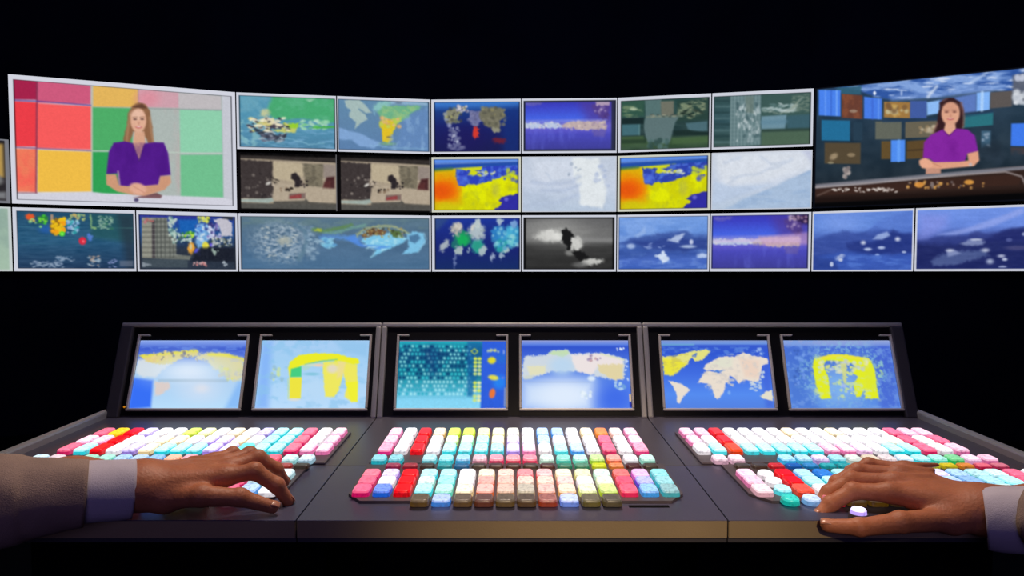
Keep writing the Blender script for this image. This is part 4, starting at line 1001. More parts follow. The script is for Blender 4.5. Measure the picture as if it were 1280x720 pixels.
def screen_mesh(name, P, c, parent):
    """grid over the quad P (TL, TR, BR, BL) carrying the picture c as a colour attribute"""
    sharp = c.C; c.soften(1); c.C = sharp * .6 + c.C * .4
    tl, tr, br, bl = [np.array(p, float) for p in P]
    U, V = c.U[:, :, None], c.V[:, :, None]
    co = (tl * (1 - U) + tr * U) * (1 - V) + (bl * (1 - U) + br * U) * V
    nx, ny = c.nx, c.ny
    idx = np.arange(nx * ny).reshape(ny, nx)
    q = np.stack([idx[:-1, :-1], idx[1:, :-1], idx[1:, 1:], idx[:-1, 1:]], -1).reshape(-1, 4)
    me = bpy.data.meshes.new(name)
    me.vertices.add(nx * ny); me.vertices.foreach_set('co', co.reshape(-1))
    me.loops.add(q.size); me.loops.foreach_set('vertex_index', q.reshape(-1).astype(np.int32))
    me.polygons.add(len(q)); me.polygons.foreach_set('loop_start', np.arange(0, q.size, 4, dtype=np.int32))
    me.update(calc_edges=True)
    a = me.color_attributes.new('picture', 'FLOAT_COLOR', 'POINT')
    rgba = np.ones((nx * ny, 4), dtype=np.float32)
    rgba[:, :3] = lin(np.clip(c.C, 0, 255)).reshape(-1, 3)
    a.data.foreach_set('color', rgba.reshape(-1))
    me.materials.append(M['pic'])
    return link(bpy.data.objects.new(name, me), parent)
# ------------------------------------------------------------------ the video wall
PLAN = {0: (17, 4.37), 1: (298.5, 4.80), 2: (539.5, 5.0), 3: (770.5, 4.95), 4: (1013.5, 4.70), 5: (1300, 4.17)}
def plan(px, D):
    p = at(px, 343, D); return Vector((p.x, p.y))
PP = {k: plan(*v) for k, v in PLAN.items()}
_d = (PP[0] - PP[1]).normalized()
PP[-1] = PP[0] + (_d + Vector((-0.05, -0.25))).normalized() * 0.75
ZR = {k: at(640, y, 5.0).z for k, y in dict(t1=124.5, b1=192.5, t2=196.5, b2=265.5, t3=269.5, b3=339.5).items()}
ZR['tL'] = ZR['t1'] + 0.0

MON_N = 0
def monitor(seg, f0, f1, zt, zb, pic, res, label, group=None, pad=0.004):
    """a flat display between the fractions f0, f1 of wall segment seg; the picture fills its front"""
    A, B = PP[seg], PP[seg + 1]
    a = A.lerp(B, f0); b = A.lerp(B, f1)
    d = (b - a).normalized(); a = a + d * pad; b = b - d * pad
    w = (b - a).length
    root = empty('monitor', ((a.x + b.x) / 2, (a.y + b.y) / 2, zb), math.atan2(d.y, d.x))
    tag(root, label, 'monitor', group)
    h = zt - zb
    bm = bmesh.new()
    box(bm, -w / 2 - .002, w / 2 + .002, .002, .045, -.004, h + .004, .004, 1)
    finish(bm, 'casing', M['casing'], root)
    bm = bmesh.new()
    box(bm, -w * .2, w * .2, .045, .0795, h * .25, h * .75, .006, 1)
    finish(bm, 'wall_bracket', M['casing'], root)
    c = pic(*res)
    screen_mesh('screen', [(-w / 2, 0, h), (w / 2, 0, h), (w / 2, 0, 0), (-w / 2, 0, 0)], c, root)
    return root

S = (150, 92)
t1, b1, t2, b2, t3, b3 = (ZR[k] for k in ('t1', 'b1', 't2', 'b2', 't3', 'b3'))
G1, G2, G3 = 'screens in the top row of the video wall', 'screens in the middle row of the video wall', 'screens in the bottom row of the video wall'
fA = 0.507
monitor(0, 0, 1, t1, b2, pic_studio_blocks, (340, 210), 'large wall screen showing a presenter in purple before red, yellow and green blocks')
monitor(0, 0, .525, t3, b3, pic_tracker, (180, 104), 'wall screen of dark blue data with orange, yellow and green dots, bottom row far left', G3)
monitor(0, .525, 1, t3, b3, pic_city_feed, (170, 104), 'wall screen with grey table columns and blue, white and orange specks, bottom row', G3)
monitor(1, 0, fA, t1, b1, pic_coast_radar, S, 'wall screen with a green map over speckled cream and black coast, top row', G1)
monitor(1, fA, 1, t1, b1, pic_africa_radar, S, 'wall screen with a pale blue map and a yellow landmass, top row', G1)
monitor(1, 0, fA, t2, b2, lambda a, b: pic_office_feed(a, b, 0), S, 'left one of the two dim wall screens showing a beige room with a dark figure', G2)
monitor(1, fA, 1, t2, b2, lambda a, b: pic_office_feed(a, b, 3), S, 'right one of the two dim wall screens showing a beige room with a dark figure', G2)
monitor(1, 0, 1, t3, b3, pic_islands, (290, 92), 'wide grey-blue wall screen with a pale swirl and turquoise island shapes, bottom row', G3)
fB = 0.488
monitor(2, 0, fB, t1, b1, pic_dark_world, S, 'wall screen with a dark navy world map and a red patch, top row', G1)
monitor(2, fB, 1, t1, b1, lambda a, b: pic_skyline(a, b, 0), S, 'wall screen in the top row with a violet-blue skyline over water', G1)
monitor(2, 0, fB, t2, b2, lambda a, b: pic_heat(a, b, 0), S, 'yellow and orange heat map wall screen below the dark world map', G2)
monitor(2, fB, 1, t2, b2, lambda a, b: pic_ice(a, b, 0), S, 'pale white ice wall screen between the two yellow heat maps', G2)
monitor(2, 0, fB, t3, b3, pic_teal_islands, S, 'navy wall screen with scattered white, green and cyan patches, bottom row', G3)
monitor(2, fB, 1, t3, b3, pic_grey_feed, S, 'black and white wall screen with a jagged dark shape, bottom row', G3)
fC = 0.492
monitor(3, 0, fC, t1, b1, pic_tower, S, 'dark green wall screen with a grey tower shape, top row', G1)
monitor(3, fC, 1, t1, b1, pic_lattice, S, 'dark green wall screen with a pale lattice column, top row', G1)
monitor(3, 0, fC, t2, b2, lambda a, b: pic_heat(a, b, 5), S, 'yellow and orange heat map wall screen below the grey tower picture', G2)
monitor(3, fC, 1, t2, b2, lambda a, b: pic_ice(a, b, 1), S, 'pale ice-blue wall screen with a diagonal slope, next to the news studio picture', G2)
monitor(3, 0, fC, t3, b3, lambda a, b: pic_waves(a, b, 0), S, 'blue wave wall screen with white patches, directly right of the black and white one', G3)
monitor(3, fC, 1, t3, b3, lambda a, b: pic_skyline(a, b, 4), S, 'violet-blue skyline wall screen in the bottom row', G3)
monitor(4, 0, 1, t1, b2, pic_newsroom, (340, 220), 'large wall screen showing a presenter in purple behind a dark news desk')
monitor(4, 0, .478, t3, b3, lambda a, b: pic_waves(a, b, 1), (170, 100), 'blue wall screen with small white caps below the left half of the news studio screen', G3)
monitor(4, .478, 1, t3, b3, lambda a, b: pic_waves(a, b, 2), (170, 100), 'darker blue wall screen in the bottom right corner of the video wall', G3)
monitor(-1, 0, 1, at(640, 196, 5).z, b2, pic_dim_feed, (160, 70), 'dark wall screen cut off by the left edge, above the pale green one')
monitor(-1, 0, 1, t3, b3, pic_pale_feed, (120, 60), 'plain pale green wall screen cut off by the left edge')

# ------------------------------------------------------------------ the room shell
offs = 0.08
pts = [PP[k] for k in (-1, 0, 1, 2, 3, 4, 5)]
nrm = [Vector((-(b - a).y, (b - a).x)).normalized() for a, b in zip(pts[:-1], pts[1:])]
back = []
for i, p in enumerate(pts):
    n = nrm[0] if i == 0 else nrm[-1] if i == len(pts) - 1 else (nrm[i - 1] + nrm[i]).normalized()
    back.append(p + n * offs)
XR = 5.2
back = [Vector((-XR, back[0].y - .8))] + back + [Vector((XR, back[-1].y - .8))]
for p, q in zip(back[:-1], back[1:]):
    n = Vector((-(q - p).y, (q - p).x)).normalized() * .1
    o2 = [p, q, q + n, p + n]
    tag(obj_from('wall_back', [(a.x, a.y, z) for z in (0, 3.4) for a in o2],
                 [(3, 2, 1, 0), (4, 5, 6, 7), (0, 1, 5, 4), (1, 2, 6, 5), (2, 3, 7, 6), (3, 0, 4, 7)], M['room']), kind='structure')
for nm, (x0, x1, y0, y1, z0, z1), m in (
        ('floor', (-XR, XR, -2.6, 5.4, -.1, 0), M['floor']), ('ceiling', (-XR, XR, -2.6, 5.4, 3.4, 3.5), M['room']),
        ('wall_left', (-XR - .1, -XR, -2.6, 5.4, 0, 3.4), M['room']), ('wall_right', (XR, XR + .1, -2.6, 5.4, 0, 3.4), M['room']),
        ('wall_front', (-XR, XR, -2.7, -2.6, 0, 3.4), M['room'])):
    bm = bmesh.new(); box(bm, x0, x1, y0, y1, z0, z1)
    tag(finish(bm, nm, m), kind='structure')

# ------------------------------------------------------------------ the control console
HW = 0.2775                       # half a module
def row_at(py, halfpx):           # (y, z) of the point under the centre line whose half module spans halfpx
    d = F * HW / halfpx; v_ = (CY0 - py) / F * d
    return d * ct + v_ * st, CZ - d * st + v_ * ct
YF, ZF = row_at(650, 270)
YB, ZB = row_at(521, 168.5)
YT, ZT = row_at(404.5, 161.5)
_L = math.hypot(YB - YF, ZB - ZF); SY, SZ = (YB - YF) / _L, (ZB - ZF) / _L      # along the deck
def deck(x, t, h=0.0):            # point on the deck: x, distance from the front edge, height above it
    return Vector((x, YF + SY * t - SZ * h, ZF + SZ * t + SY * h))
def t_of(py, h=0.0):
    lo, hi = -.1, _L + .1
    for _ in range(50):
        mid = (lo + hi) / 2
        p = deck(0, mid, h)
        if project(*p)[1] > py: lo = mid
        else: hi = mid
    return (lo + hi) / 2
def x_of(px, t, h=0.0):
    p = deck(0, t, h); d = p.y * ct - (p.z - CZ) * st
    return (px - 640) * d / F
HL = math.hypot(YT - YB, ZT - ZB); EY, EZ = (YT - YB) / HL, (ZT - ZB) / HL       # up the display hood
NY, NZ = -EZ, EY                                                                 # out of it, to the operator
def hood(x, s, d=0.0): return Vector((x, YB + EY * s + NY * d, ZB + EZ * s + NZ * d))
def s_of(py, d=0.0):
    lo, hi = -.05, HL + .05
    for _ in range(50):
        mid = (lo + hi) / 2
        if project(*hood(0, mid, d))[1] > py: lo = mid
        else: hi = mid
    return (lo + hi) / 2

def hood_box(bm, R, x0, x1, s0, s1, d0, d1, bevel=0.0, seg=2):
    p = [hood(x, s, d) - R for s in (s0, s1) for x, d in ((x0, d1), (x1, d1), (x1, d0), (x0, d0))]
    hexa(bm, p, bevel, seg)
def deck_box(bm, R, x0, x1, ta, tb, h0, h1, bevel=0.0, seg=2):
    p = [deck(x, t, h) - R for h in (h0, h1) for x, t in ((x0, ta), (x1, ta), (x1, tb), (x0, tb))]
    hexa(bm, p, bevel, seg)

# -- button caps: one shared mesh for each shape
def cap_mesh(name, w, l, h, round_=False):
    n = 5 if not round_ else 7
    def ring(sc, z, inset):
        pts_ = []
        hw, hl = w / 2 - inset, l / 2 - inset
        r = min(hw, hl) * (0.98 if round_ else 0.42)
        for cx, cy, a0 in ((hw - r, hl - r, 0), (-hw + r, hl - r, 90), (-hw + r, -hl + r, 180), (hw - r, -hl + r, 270)):
            for k in range(n):
                a = math.radians(a0 + 90 * k / (n - 1)); pts_.append((cx + r * math.cos(a), cy + r * math.sin(a), z))
        return pts_
    rings = [ring(1, 0, -.0004), ring(1, h * .62, .0003), ring(1, h * .88, .0012), ring(1, h, .0026)]
    V_, F_ = [], []; m = len(rings[0])
    for r in rings: V_ += r
    for k in range(len(rings) - 1):
        for i in range(m):
            F_.append((k * m + i, k * m + (i + 1) % m, (k + 1) * m + (i + 1) % m, (k + 1) * m + i))
    F_.append(tuple(range((len(rings) - 1) * m, len(rings) * m)))
    me = bpy.data.meshes.new(name); me.from_pydata(V_, [], F_); me.materials.append(M['button'])
    at_ = me.attributes.new('cap', 'FLOAT', 'FACE')
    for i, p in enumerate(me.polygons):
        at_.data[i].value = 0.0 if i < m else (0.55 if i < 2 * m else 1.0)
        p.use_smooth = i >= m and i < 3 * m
    return me

TILT = math.atan2(SZ, SY)
def button(name, me, R, parent, x, t, h, rgb, a):
    o = bpy.data.objects.new(name, me)
    o.location = deck(x, t, h) - R
    o.rotation_euler = (TILT, 0, 0)
    l_ = lin(rgb); o.color = (l_[0], l_[1], l_[2], a)
    return link(o, parent)

W = (255, 252, 255); P = (255, 206, 226); PK = (242, 112, 142); RD = (244, 14, 24); Y = (216, 238, 96); C = (186, 244, 250)
B = (184, 212, 255); T = (56, 186, 188); LV = (224, 212, 255); CR = (252, 238, 214); SP = (248, 176, 166); G = (50, 176, 124)
YL = (228, 238, 20); OR = (246, 140, 60); D = (110, 96, 86)
OFF = None
UP_C = [(P, P, (250, 170, 195)), (W, W, W), (RD, RD, RD), ((250, 225, 200), W, W), (Y, (222, 246, 200), C), (Y, (214, 250, 220), C), ((246, 246, 190), C, C), ((246, 242, 206), CR, C),
        ((240, 240, 230), LV, LV), (W, W, P), (B, B, W), (B, W, C), (W, W, B), (CR, W, W), (OR, PK, PK), ((255, 230, 225), W, W), (P, P, (250, 165, 190))]
SEL_C = [(150, 216, 226), (150, 214, 224), OFF, (186, 230, 236), (166, 230, 236), (172, 216, 246), (246, 206, 216), (255, 166, 182), (255, 166, 176), (255, 150, 166), (214, 236, 226), (150, 226, 212), (190, 240, 226), (206, 236, 160), (255, 166, 152), (236, 236, 240), (200, 236, 226)]
DIM_C = [D, (176, 70, 96), (176, 56, 66), D, (60, 170, 176), (44, 116, 166), D, (120, 92, 86), (120, 92, 86), D, (130, 84, 80), (70, 150, 120), (90, 150, 120), YL, (246, 150, 96), (120, 60, 66), D]
LOW_C = [((246, 124, 146), (246, 112, 142), (240, 104, 140)), (LV, W, (120, 150, 244)), (RD, RD, RD), (C, (222, 250, 242), C), (C, (170, 246, 242), (190, 246, 232)), (W, W, CR), (CR, SP, (250, 190, 180)),
         ((250, 200, 186), (240, 190, 176), (226, 196, 180)), ((248, 150, 156), (232, 206, 192), (196, 186, 170)), ((250, 190, 190), (246, 206, 192), (236, 192, 182)), (CR, (250, 206, 200), (246, 216, 192)),
         ((246, 242, 200), W, (240, 246, 200)), ((222, 246, 232), (236, 240, 216), (216, 236, 150)), ((246, 124, 122), (250, 92, 120), (250, 100, 126)), ((240, 190, 236), (190, 190, 250), (150, 196, 250)), ((150, 226, 230), (150, 206, 212), (140, 180, 184))]
FRONT_C = [OFF, OFF, OFF, (150, 128, 104), (186, 208, 255), (150, 130, 112), (150, 108, 98), (150, 132, 112), (140, 120, 104), (166, 104, 96), (200, 212, 255), (156, 146, 116), (136, 126, 108), OFF, OFF, OFF]

UP_L = [(PK, P, PK), ((255, 206, 40), P, C), (RD, RD, RD), (LV, W, W), (W, W, LV), (W, CR, CR), (Y, CR, C), ((246, 246, 200), W, C), (W, LV, C), (CR, LV, LV), (W, CR, LV), (LV, W, (110, 226, 220)), (C, C, C), (C, C, C), (PK, PK, PK), (W, W, P), (P, P, P)]
SEL_L = [(206, 232, 246), (236, 214, 220), OFF, (160, 214, 190), (166, 226, 206), (170, 206, 246), (186, 212, 242), (140, 186, 236), (252, 190, 160), (252, 170, 180), LV, (40, 160, 140), (216, 220, 60), (70, 190, 140), (246, 104, 124), (206, 236, 236), (216, 236, 246)]
DIM_L = [D, (160, 40, 80), D, D, (60, 120, 110), (60, 110, 190), D, (50, 90, 170), D, (220, 120, 80), (90, 80, 130), (30, 140, 120), (40, 150, 110), (236, 200, 160), (226, 84, 72), (190, 84, 78), D]
LOW_L = [(PK, P, PK), (W, W, B), (RD, RD, RD), (C, C, W), (B, W, C), (W, W, CR), (CR, SP, SP), (SP, CR, SP), (W, CR, W), (P, W, P), (W, W, CR), (C, W, W), (B, C, W), (PK, PK, PK), ((206, 236, 240), (190, 220, 230), B), ((226, 246, 250), W, W)]
FRONT_L = FRONT_C

UP_R = [(P, P, W), (P, W, C), (RD, RD, (246, 72, 30)), (W, W, C), (W, W, C), (W, W, C), (W, W, C), (CR, W, C), (W, W, P), (W, W, P), (CR, W, (250, 226, 246)), (W, W, W), (W, W, C), (W, (250, 250, 240), C), (PK, PK, PK), (P, W, W), (P, PK, P)]
SEL_R = [(240, 216, 226), (240, 216, 226), OFF, OFF, (170, 220, 252), (186, 226, 246), (226, 210, 242), (170, 226, 236), (216, 222, 216), (220, 204, 182), (232, 216, 216), (220, 236, 246), C, (170, 236, 220), (130, 210, 150), (246, 216, 236), (250, 200, 220)]
DIM_R = [D, D, D, (230, 54, 60), (30, 100, 190), (60, 150, 220), (40, 180, 190), (40, 170, 180), (130, 110, 80), (150, 120, 80), (170, 130, 170), (120, 160, 90), (240, 232, 40), (236, 210, 30), (246, 150, 60), (240, 110, 130), (236, 130, 150)]
LOW_R = [(P, P, (255, 226, 232)), (W, W, C), (RD, RD, (246, 90, 70)), ((170, 214, 250), C, W), ((40, 120, 210), C, C), (C, (60, 130, 200), C), (W, C, W), (CR, W, C), (CR, W, W), (LV, W, C), (LV, B, C), ((170, 206, 240), (140, 180, 226), C), ((190, 236, 240), (170, 220, 236), (200, 240, 236)), ((206, 240, 244), C, C), (PK, PK, PK), (W, W, P)]
FRONT_R = [(60, 206, 190), (206, 226, 255), (220, 120, 126), (150, 128, 104), (150, 128, 104), D, D, D, D, D, D, D, D, OFF, OFF, OFF]

HB = 0.004                       # tray thickness, the caps stand on it
HCAP = 0.009
t_up = [t_of(y, HB + HCAP) for y in (538.0, 547.5, 557.5)]
t_sel = t_of(570.5, HB + HCAP); t_dim = t_of(580, HB + HCAP * .6)
t_low = [t_of(y, HB + HCAP) for y in (589.5, 598.5, 608.5)]
t_frt = t_of(620.5, HB + HCAP)
X_UP = (x_of(481.5, t_of(561, .01), .01), x_of(801.5, t_of(561, .01), .01))
X_LOW = (x_of(451.5, t_of(613, .01), .01), x_of(838, t_of(613, .01), .01))
PU = (X_UP[1] - X_UP[0]) / 16; PL = (X_LOW[1] - X_LOW[0]) / 15
def depth_step(ts): return abs(ts[0] - ts[1])
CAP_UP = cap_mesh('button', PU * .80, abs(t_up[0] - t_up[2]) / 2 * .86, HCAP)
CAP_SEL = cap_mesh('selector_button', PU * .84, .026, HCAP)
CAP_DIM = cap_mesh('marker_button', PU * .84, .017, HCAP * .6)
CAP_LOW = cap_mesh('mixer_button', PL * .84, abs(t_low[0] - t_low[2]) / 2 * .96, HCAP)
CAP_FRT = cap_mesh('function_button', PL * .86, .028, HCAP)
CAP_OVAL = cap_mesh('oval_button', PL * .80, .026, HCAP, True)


def display(R, root, x0, x1, py0, py1, pic, res):
    s1, s0 = s_of(py0, .004), s_of(py1, .004)
    Rf = hood((x0 + x1) / 2, (s0 + s1) / 2)
    bm = bmesh.new()
    e = .0055
    hood_box(bm, Rf, x0 - e, x1 + e, s0 - e, s0, .002, .009, .0012, 1)          # sill
    hood_box(bm, Rf, x0 - e, x0 - .0006, s0, s1 + .010, .002, .009, .0012, 1)   # uprights
    hood_box(bm, Rf, x1 + .0006, x1 + e, s0, s1 + .010, .002, .009, .0012, 1)
    fr = finish(bm, 'display', M['silver'], root)
    fr.location = Rf - R
    for xa in (x0 - e, x1 - .020):
        bm = bmesh.new(); hood_box(bm, Rf, xa, xa + .0255, s1 + .0095, s1 + .0125, .002, .009, .0008, 1)
        finish(bm, 'corner_clip', M['silver'], fr)
    c = pic(*res)
    q = [hood(x0, s1, .004) - Rf, hood(x1, s1, .004) - Rf, hood(x1, s0, .004) - Rf, hood(x0, s0, .004) - Rf]
    screen_mesh('screen', q, c, fr)
    return fr

def module(cx, label, sel, pics, shift, side):
    UPt, SELt, DIMt, LOWt, FRt = sel
    R = Vector((cx, (YF + YB) / 2, 0))
    root = empty('control_console', R)
    tag(root, label, 'control console', 'console sections standing side by side')
    a, b = cx - HW + .0008, cx + HW - .0008
    # body under the deck
    rx = lambda p: (p[0] - R.y, p[1])
    bm = bmesh.new()
    top_b = deck(0, _L)
    prism(bm, [rx(q) for q in ((YF + .002, ZF - .030), (YF + .002, ZF - .001), (top_b.y, top_b.z - .001), (top_b.y + .12, top_b.z - .001), (top_b.y + .12, ZF - .075), (YF + .16, ZF - .075))], a - cx, b - cx)
    finish(bm, 'body', M['hood'], root)
    bm = bmesh.new(); deck_box(bm, R, a, b, t_of(582), _L + .002, -.002, .0, .0006, 1)
    finish(bm, 'upper_deck_plate', M['deck'], root)
    bm = bmesh.new(); deck_box(bm, R, a, b, -.001, t_of(582) - .0015, -.002, .0, .0006, 1)
    finish(bm, 'palm_rest', M['rest'], root)
    bm = bmesh.new(); box(bm, a - cx, b - cx, YF - .001 - R.y, YF + .002 - R.y, ZF - .024, ZF, .001, 1)
    finish(bm, 'front_edge', M['lip'], root)
    bm = bmesh.new(); box(bm, a - cx + .03, b - cx - .03, YF + .25 - R.y, YB + .08 - R.y, 0, ZF - .074, .004, 1)
    finish(bm, 'pedestal', M['pedestal'], root)
    # display hood
    bm = bmesh.new(); hood_box(bm, R, a, b, -.004, HL, -.045, 0, .006, 2)
    hd = finish(bm, 'display_hood', M['hood'], root)
    bm = bmesh.new()
    hood_box(bm, R, a, b, HL - .009, HL, 0, .010, .003, 2)
    finish(bm, 'top_rail', M['trim'], root)
    for k, (xa, xb) in enumerate(((a, a + .011), (b - .011, b))):
        w = .016 if (side < 0 and k == 0) or (side > 0 and k == 1) else 0
        if w and k == 0: xb = xa + .026
        if w and k == 1: xa = xb - .026
        bm = bmesh.new(); hood_box(bm, R, xa, xb, -.004, HL - .009, 0, .012, .003, 2)
        finish(bm, 'side_post', M['trim'] if not w else M['hood'], root)
    bm = bmesh.new(); hood_box(bm, R, a + .0115, b - .0115, .002, HL - .0092, .0, .002)
    finish(bm, 'display_panel', M['panel'], root)
    if side:
        xa, xb = (a - .012, a + .004) if side < 0 else (b - .004, b + .012)
        bm = bmesh.new(); deck_box(bm, R, xa, xb, .0, _L + .01, -.03, .014, .004, 2)
        finish(bm, 'side_rail', M['trim'], root)
    x0s = cx + (.018 if side < 0 else -.018 if side > 0 else 0)
    for (xa, xb), (pic, res) in zip(((-.2385, -.0135), (.0205, .2465)) if side >= 0 else ((-.2340, -.0085), (.0250, .2520)), pics):
        display(R, root, cx + xa, cx + xb, 425.5, 510.5, pic, res)
    if side < 0:
        bm = bmesh.new(); bmesh.ops.create_uvsphere(bm, u_segments=12, v_segments=8, radius=.0022, matrix=Matrix.Translation(hood(cx - .2445, s_of(509), .004) - R))
        o = finish(bm, 'power_light', M['button'], root, True); o.color = (*lin((255, 190, 140)), .8)
    # button banks
    dx = {-1: (.535, .548, .563), 0: (0, 0, 0), 1: (.535, .548, .563)}[side]
    su, ss, sl = (side * k for k in dx)
    inset = .004
    bm = bmesh.new(); deck_box(bm, R, X_UP[0] + su - PU * .62, X_UP[1] + su + PU * .62, t_of(582) + .003, t_up[0] + .024, 0, HB, .002, 2)
    ub = finish(bm, 'upper_button_bank', M['tray'], root)
    bm = bmesh.new()
    tf = t_of(629.5); tb = t_of(582) - .003
    xl, xr = X_LOW[0] + sl - PL * .66, X_LOW[1] + sl + PL * .66
    out = [(xl, tb), (xr, tb), (xr, tf + .028), (xr - .022, tf), (xl + .022, tf), (xl, tf + .028)]
    lo_ = [bm.verts.new(deck(x, t, 0) - R) for x, t in out]; hi_ = [bm.verts.new(deck(x, t, HB) - R) for x, t in out]
    bm.faces.new(lo_); bm.faces.new(hi_)
    for i in range(6): bm.faces.new((lo_[i], lo_[(i + 1) % 6], hi_[(i + 1) % 6], hi_[i]))
    lb = finish(bm, 'lower_button_bank', M['tray'], root)
    rg = random.Random(int(cx * 1000) + 50)
    def put(nm, me, par, x, t, rgb, dim=1.0):
        if rgb is None: return
        d_ = max(rgb) < 135 or (max(rgb) - min(rgb) < 56 and max(rgb) < 172)
        k = .34 if d_ else 1.0
        button(nm, me, R, par, x, t, HB, rgb, k * dim * rg.uniform(.9, 1.08))
    for i in range(17):
        for j in range(3): put('button', CAP_UP, ub, X_UP[0] + su + PU * i, t_up[j], UPt[i][j])
        put('selector_button', CAP_SEL, ub, X_UP[0] + ss + PU * i, t_sel, SELt[i], .85)
        if 0 < i: put('marker_button', CAP_DIM, ub, X_UP[0] + ss + PU * i, t_dim, DIMt[i], .6)
    for i in range(16):
        for j in range(3):
            ov = side > 0 and i == 1
            put('mixer_button', CAP_OVAL if ov else CAP_LOW, lb, X_LOW[0] + sl + PL * i, t_low[j], LOWt[i][j], .88)
        ov = side > 0 and i < 2
        put('function_button', CAP_OVAL if ov else CAP_FRT, lb, X_LOW[0] + sl + PL * (i + (.85 if side > 0 else 0)), t_frt, FRt[i], .8)
    if side == 0:
        bm = bmesh.new(); deck_box(bm, R, x_of(786, t_of(633)), x_of(836, t_of(633)), t_of(634.5), t_of(632), -.001, .0006)
        finish(bm, 'card_slot', M['seam'], root)
    return root, R

RS = (150, 96)
ml, RL = module(-2 * HW, 'left section of the control console, with a spread hand resting on its front keys', (UP_L, SEL_L, DIM_L, LOW_L, FRONT_L), ((lambda a, b: pic_flat_map(a, b, 0), RS), (lambda a, b: pic_arch_map(a, b, 0), RS)), 0, -1)
mc, RC = module(0, 'middle section of the control console, untouched, with a teal code grid display', (UP_C, SEL_C, DIM_C, LOW_C, FRONT_C), ((pic_code_grid, RS), (lambda a, b: pic_flat_map(a, b, 1), RS)), 0, 0)
mr, RR = module(2 * HW, 'right section of the control console, under a curled hand, with a world map display', (UP_R, SEL_R, DIM_R, LOW_R, FRONT_R), ((pic_world, RS), (lambda a, b: pic_arch_map(a, b, 1), RS)), 0, 1)
# the lit push button glimpsed between thumb and forefinger
def lit_push(px, py):
    t = t_of(py, .012); x = x_of(px, t, .012)
    bm = bmesh.new()
    bmesh.ops.create_cone(bm, cap_ends=True, segments=28, radius1=.0125, radius2=.0115, depth=.008, matrix=Matrix.Translation((0, 0, .004)))
    o = finish(bm, 'round_push_button', M['tray'], mr, False); o.location = deck(x, t) - RR
    k = button('push_cap', cap_mesh('push_cap', .019, .019, .007, True), Vector((0, 0, 0)), o, 0, 0, 0, (226, 216, 255), 1.6)
    k.location = (0, 0, .008); k.rotation_euler = (0, 0, 0)
# ------------------------------------------------------------------ hands: one smooth skin surface from a distance field
def surf_net(fn, lo, hi, h):
    lo = np.array(lo); n = np.ceil((np.array(hi) - lo) / h).astype(int) + 1
    ax = [lo[k] + h * np.arange(n[k]) for k in range(3)]
    X, Y, Z = np.meshgrid(*ax, indexing='ij')
    Dv = fn(X, Y, Z)
    s = Dv < 0
    nx, ny, nz = n
    cnt = np.zeros((nx - 1, ny - 1, nz - 1)); acc = np.zeros((nx - 1, ny - 1, nz - 1, 3))
    corner = lambda a, i, j, k: a[i:nx - 1 + i, j:ny - 1 + j, k:nz - 1 + k]
    for axis in range(3):
        o1, o2 = [k for k in range(3) if k != axis]
        for p in (0, 1):
            for q in (0, 1):
                c0 = [0, 0, 0]; c0[o1] = p; c0[o2] = q
                c1 = list(c0); c1[axis] = 1
                d0, d1 = corner(Dv, *c0), corner(Dv, *c1)
                cr = (d0 < 0) != (d1 < 0)
                t = np.where(cr, d0 / np.where(cr, d0 - d1, 1), 0)
                pt = np.zeros(acc.shape); pt[..., axis] = t; pt[..., o1] = p; pt[..., o2] = q
                acc += pt * cr[..., None]; cnt += cr
    act = cnt > 0
    idx = -np.ones(act.shape, int); idx[act] = np.arange(act.sum())
    ijk = np.argwhere(act)
    V_ = lo + h * (ijk + acc[act] / cnt[act][:, None])
    Q = []
    for axis in range(3):
        o1, o2 = [(1, 2), (2, 0), (0, 1)][axis]
        sl0 = [slice(None)] * 3; sl1 = [slice(None)] * 3
        sl0[axis] = slice(0, -1); sl1[axis] = slice(1, None)
        ch = s[tuple(sl0)] != s[tuple(sl1)]
        e = np.argwhere(ch)
        e = e[(e[:, o1] > 0) & (e[:, o2] > 0) & (e[:, o1] < n[o1] - 1) & (e[:, o2] < n[o2] - 1)]
        inside0 = s[e[:, 0], e[:, 1], e[:, 2]]
        def cell(a, b):
            c = e.copy(); c[:, o1] -= a; c[:, o2] -= b
            return idx[c[:, 0], c[:, 1], c[:, 2]]
        q = np.stack([cell(1, 1), cell(0, 1), cell(0, 0), cell(1, 0)], 1)
        q[~inside0] = q[~inside0][:, ::-1]
        Q.append(q)
    Q = np.concatenate(Q); Q = Q[(Q >= 0).all(1)]
    return V_, Q

def smin(a, b, k):
    h = np.clip(.5 + .5 * (b - a) / k, 0, 1)
    return b * (1 - h) + a * h - k * h * (1 - h)

def capsule(X, Y, Z, a, b, ra, rb):
    ex, ey, ez = b[0] - a[0], b[1] - a[1], b[2] - a[2]
    h = np.clip(((X - a[0]) * ex + (Y - a[1]) * ey + (Z - a[2]) * ez) / (ex * ex + ey * ey + ez * ez + 1e-12), 0, 1)
    return np.sqrt((X - a[0] - h * ex) ** 2 + (Y - a[1] - h * ey) ** 2 + (Z - a[2] - h * ez) ** 2) - (ra + (rb - ra) * h)

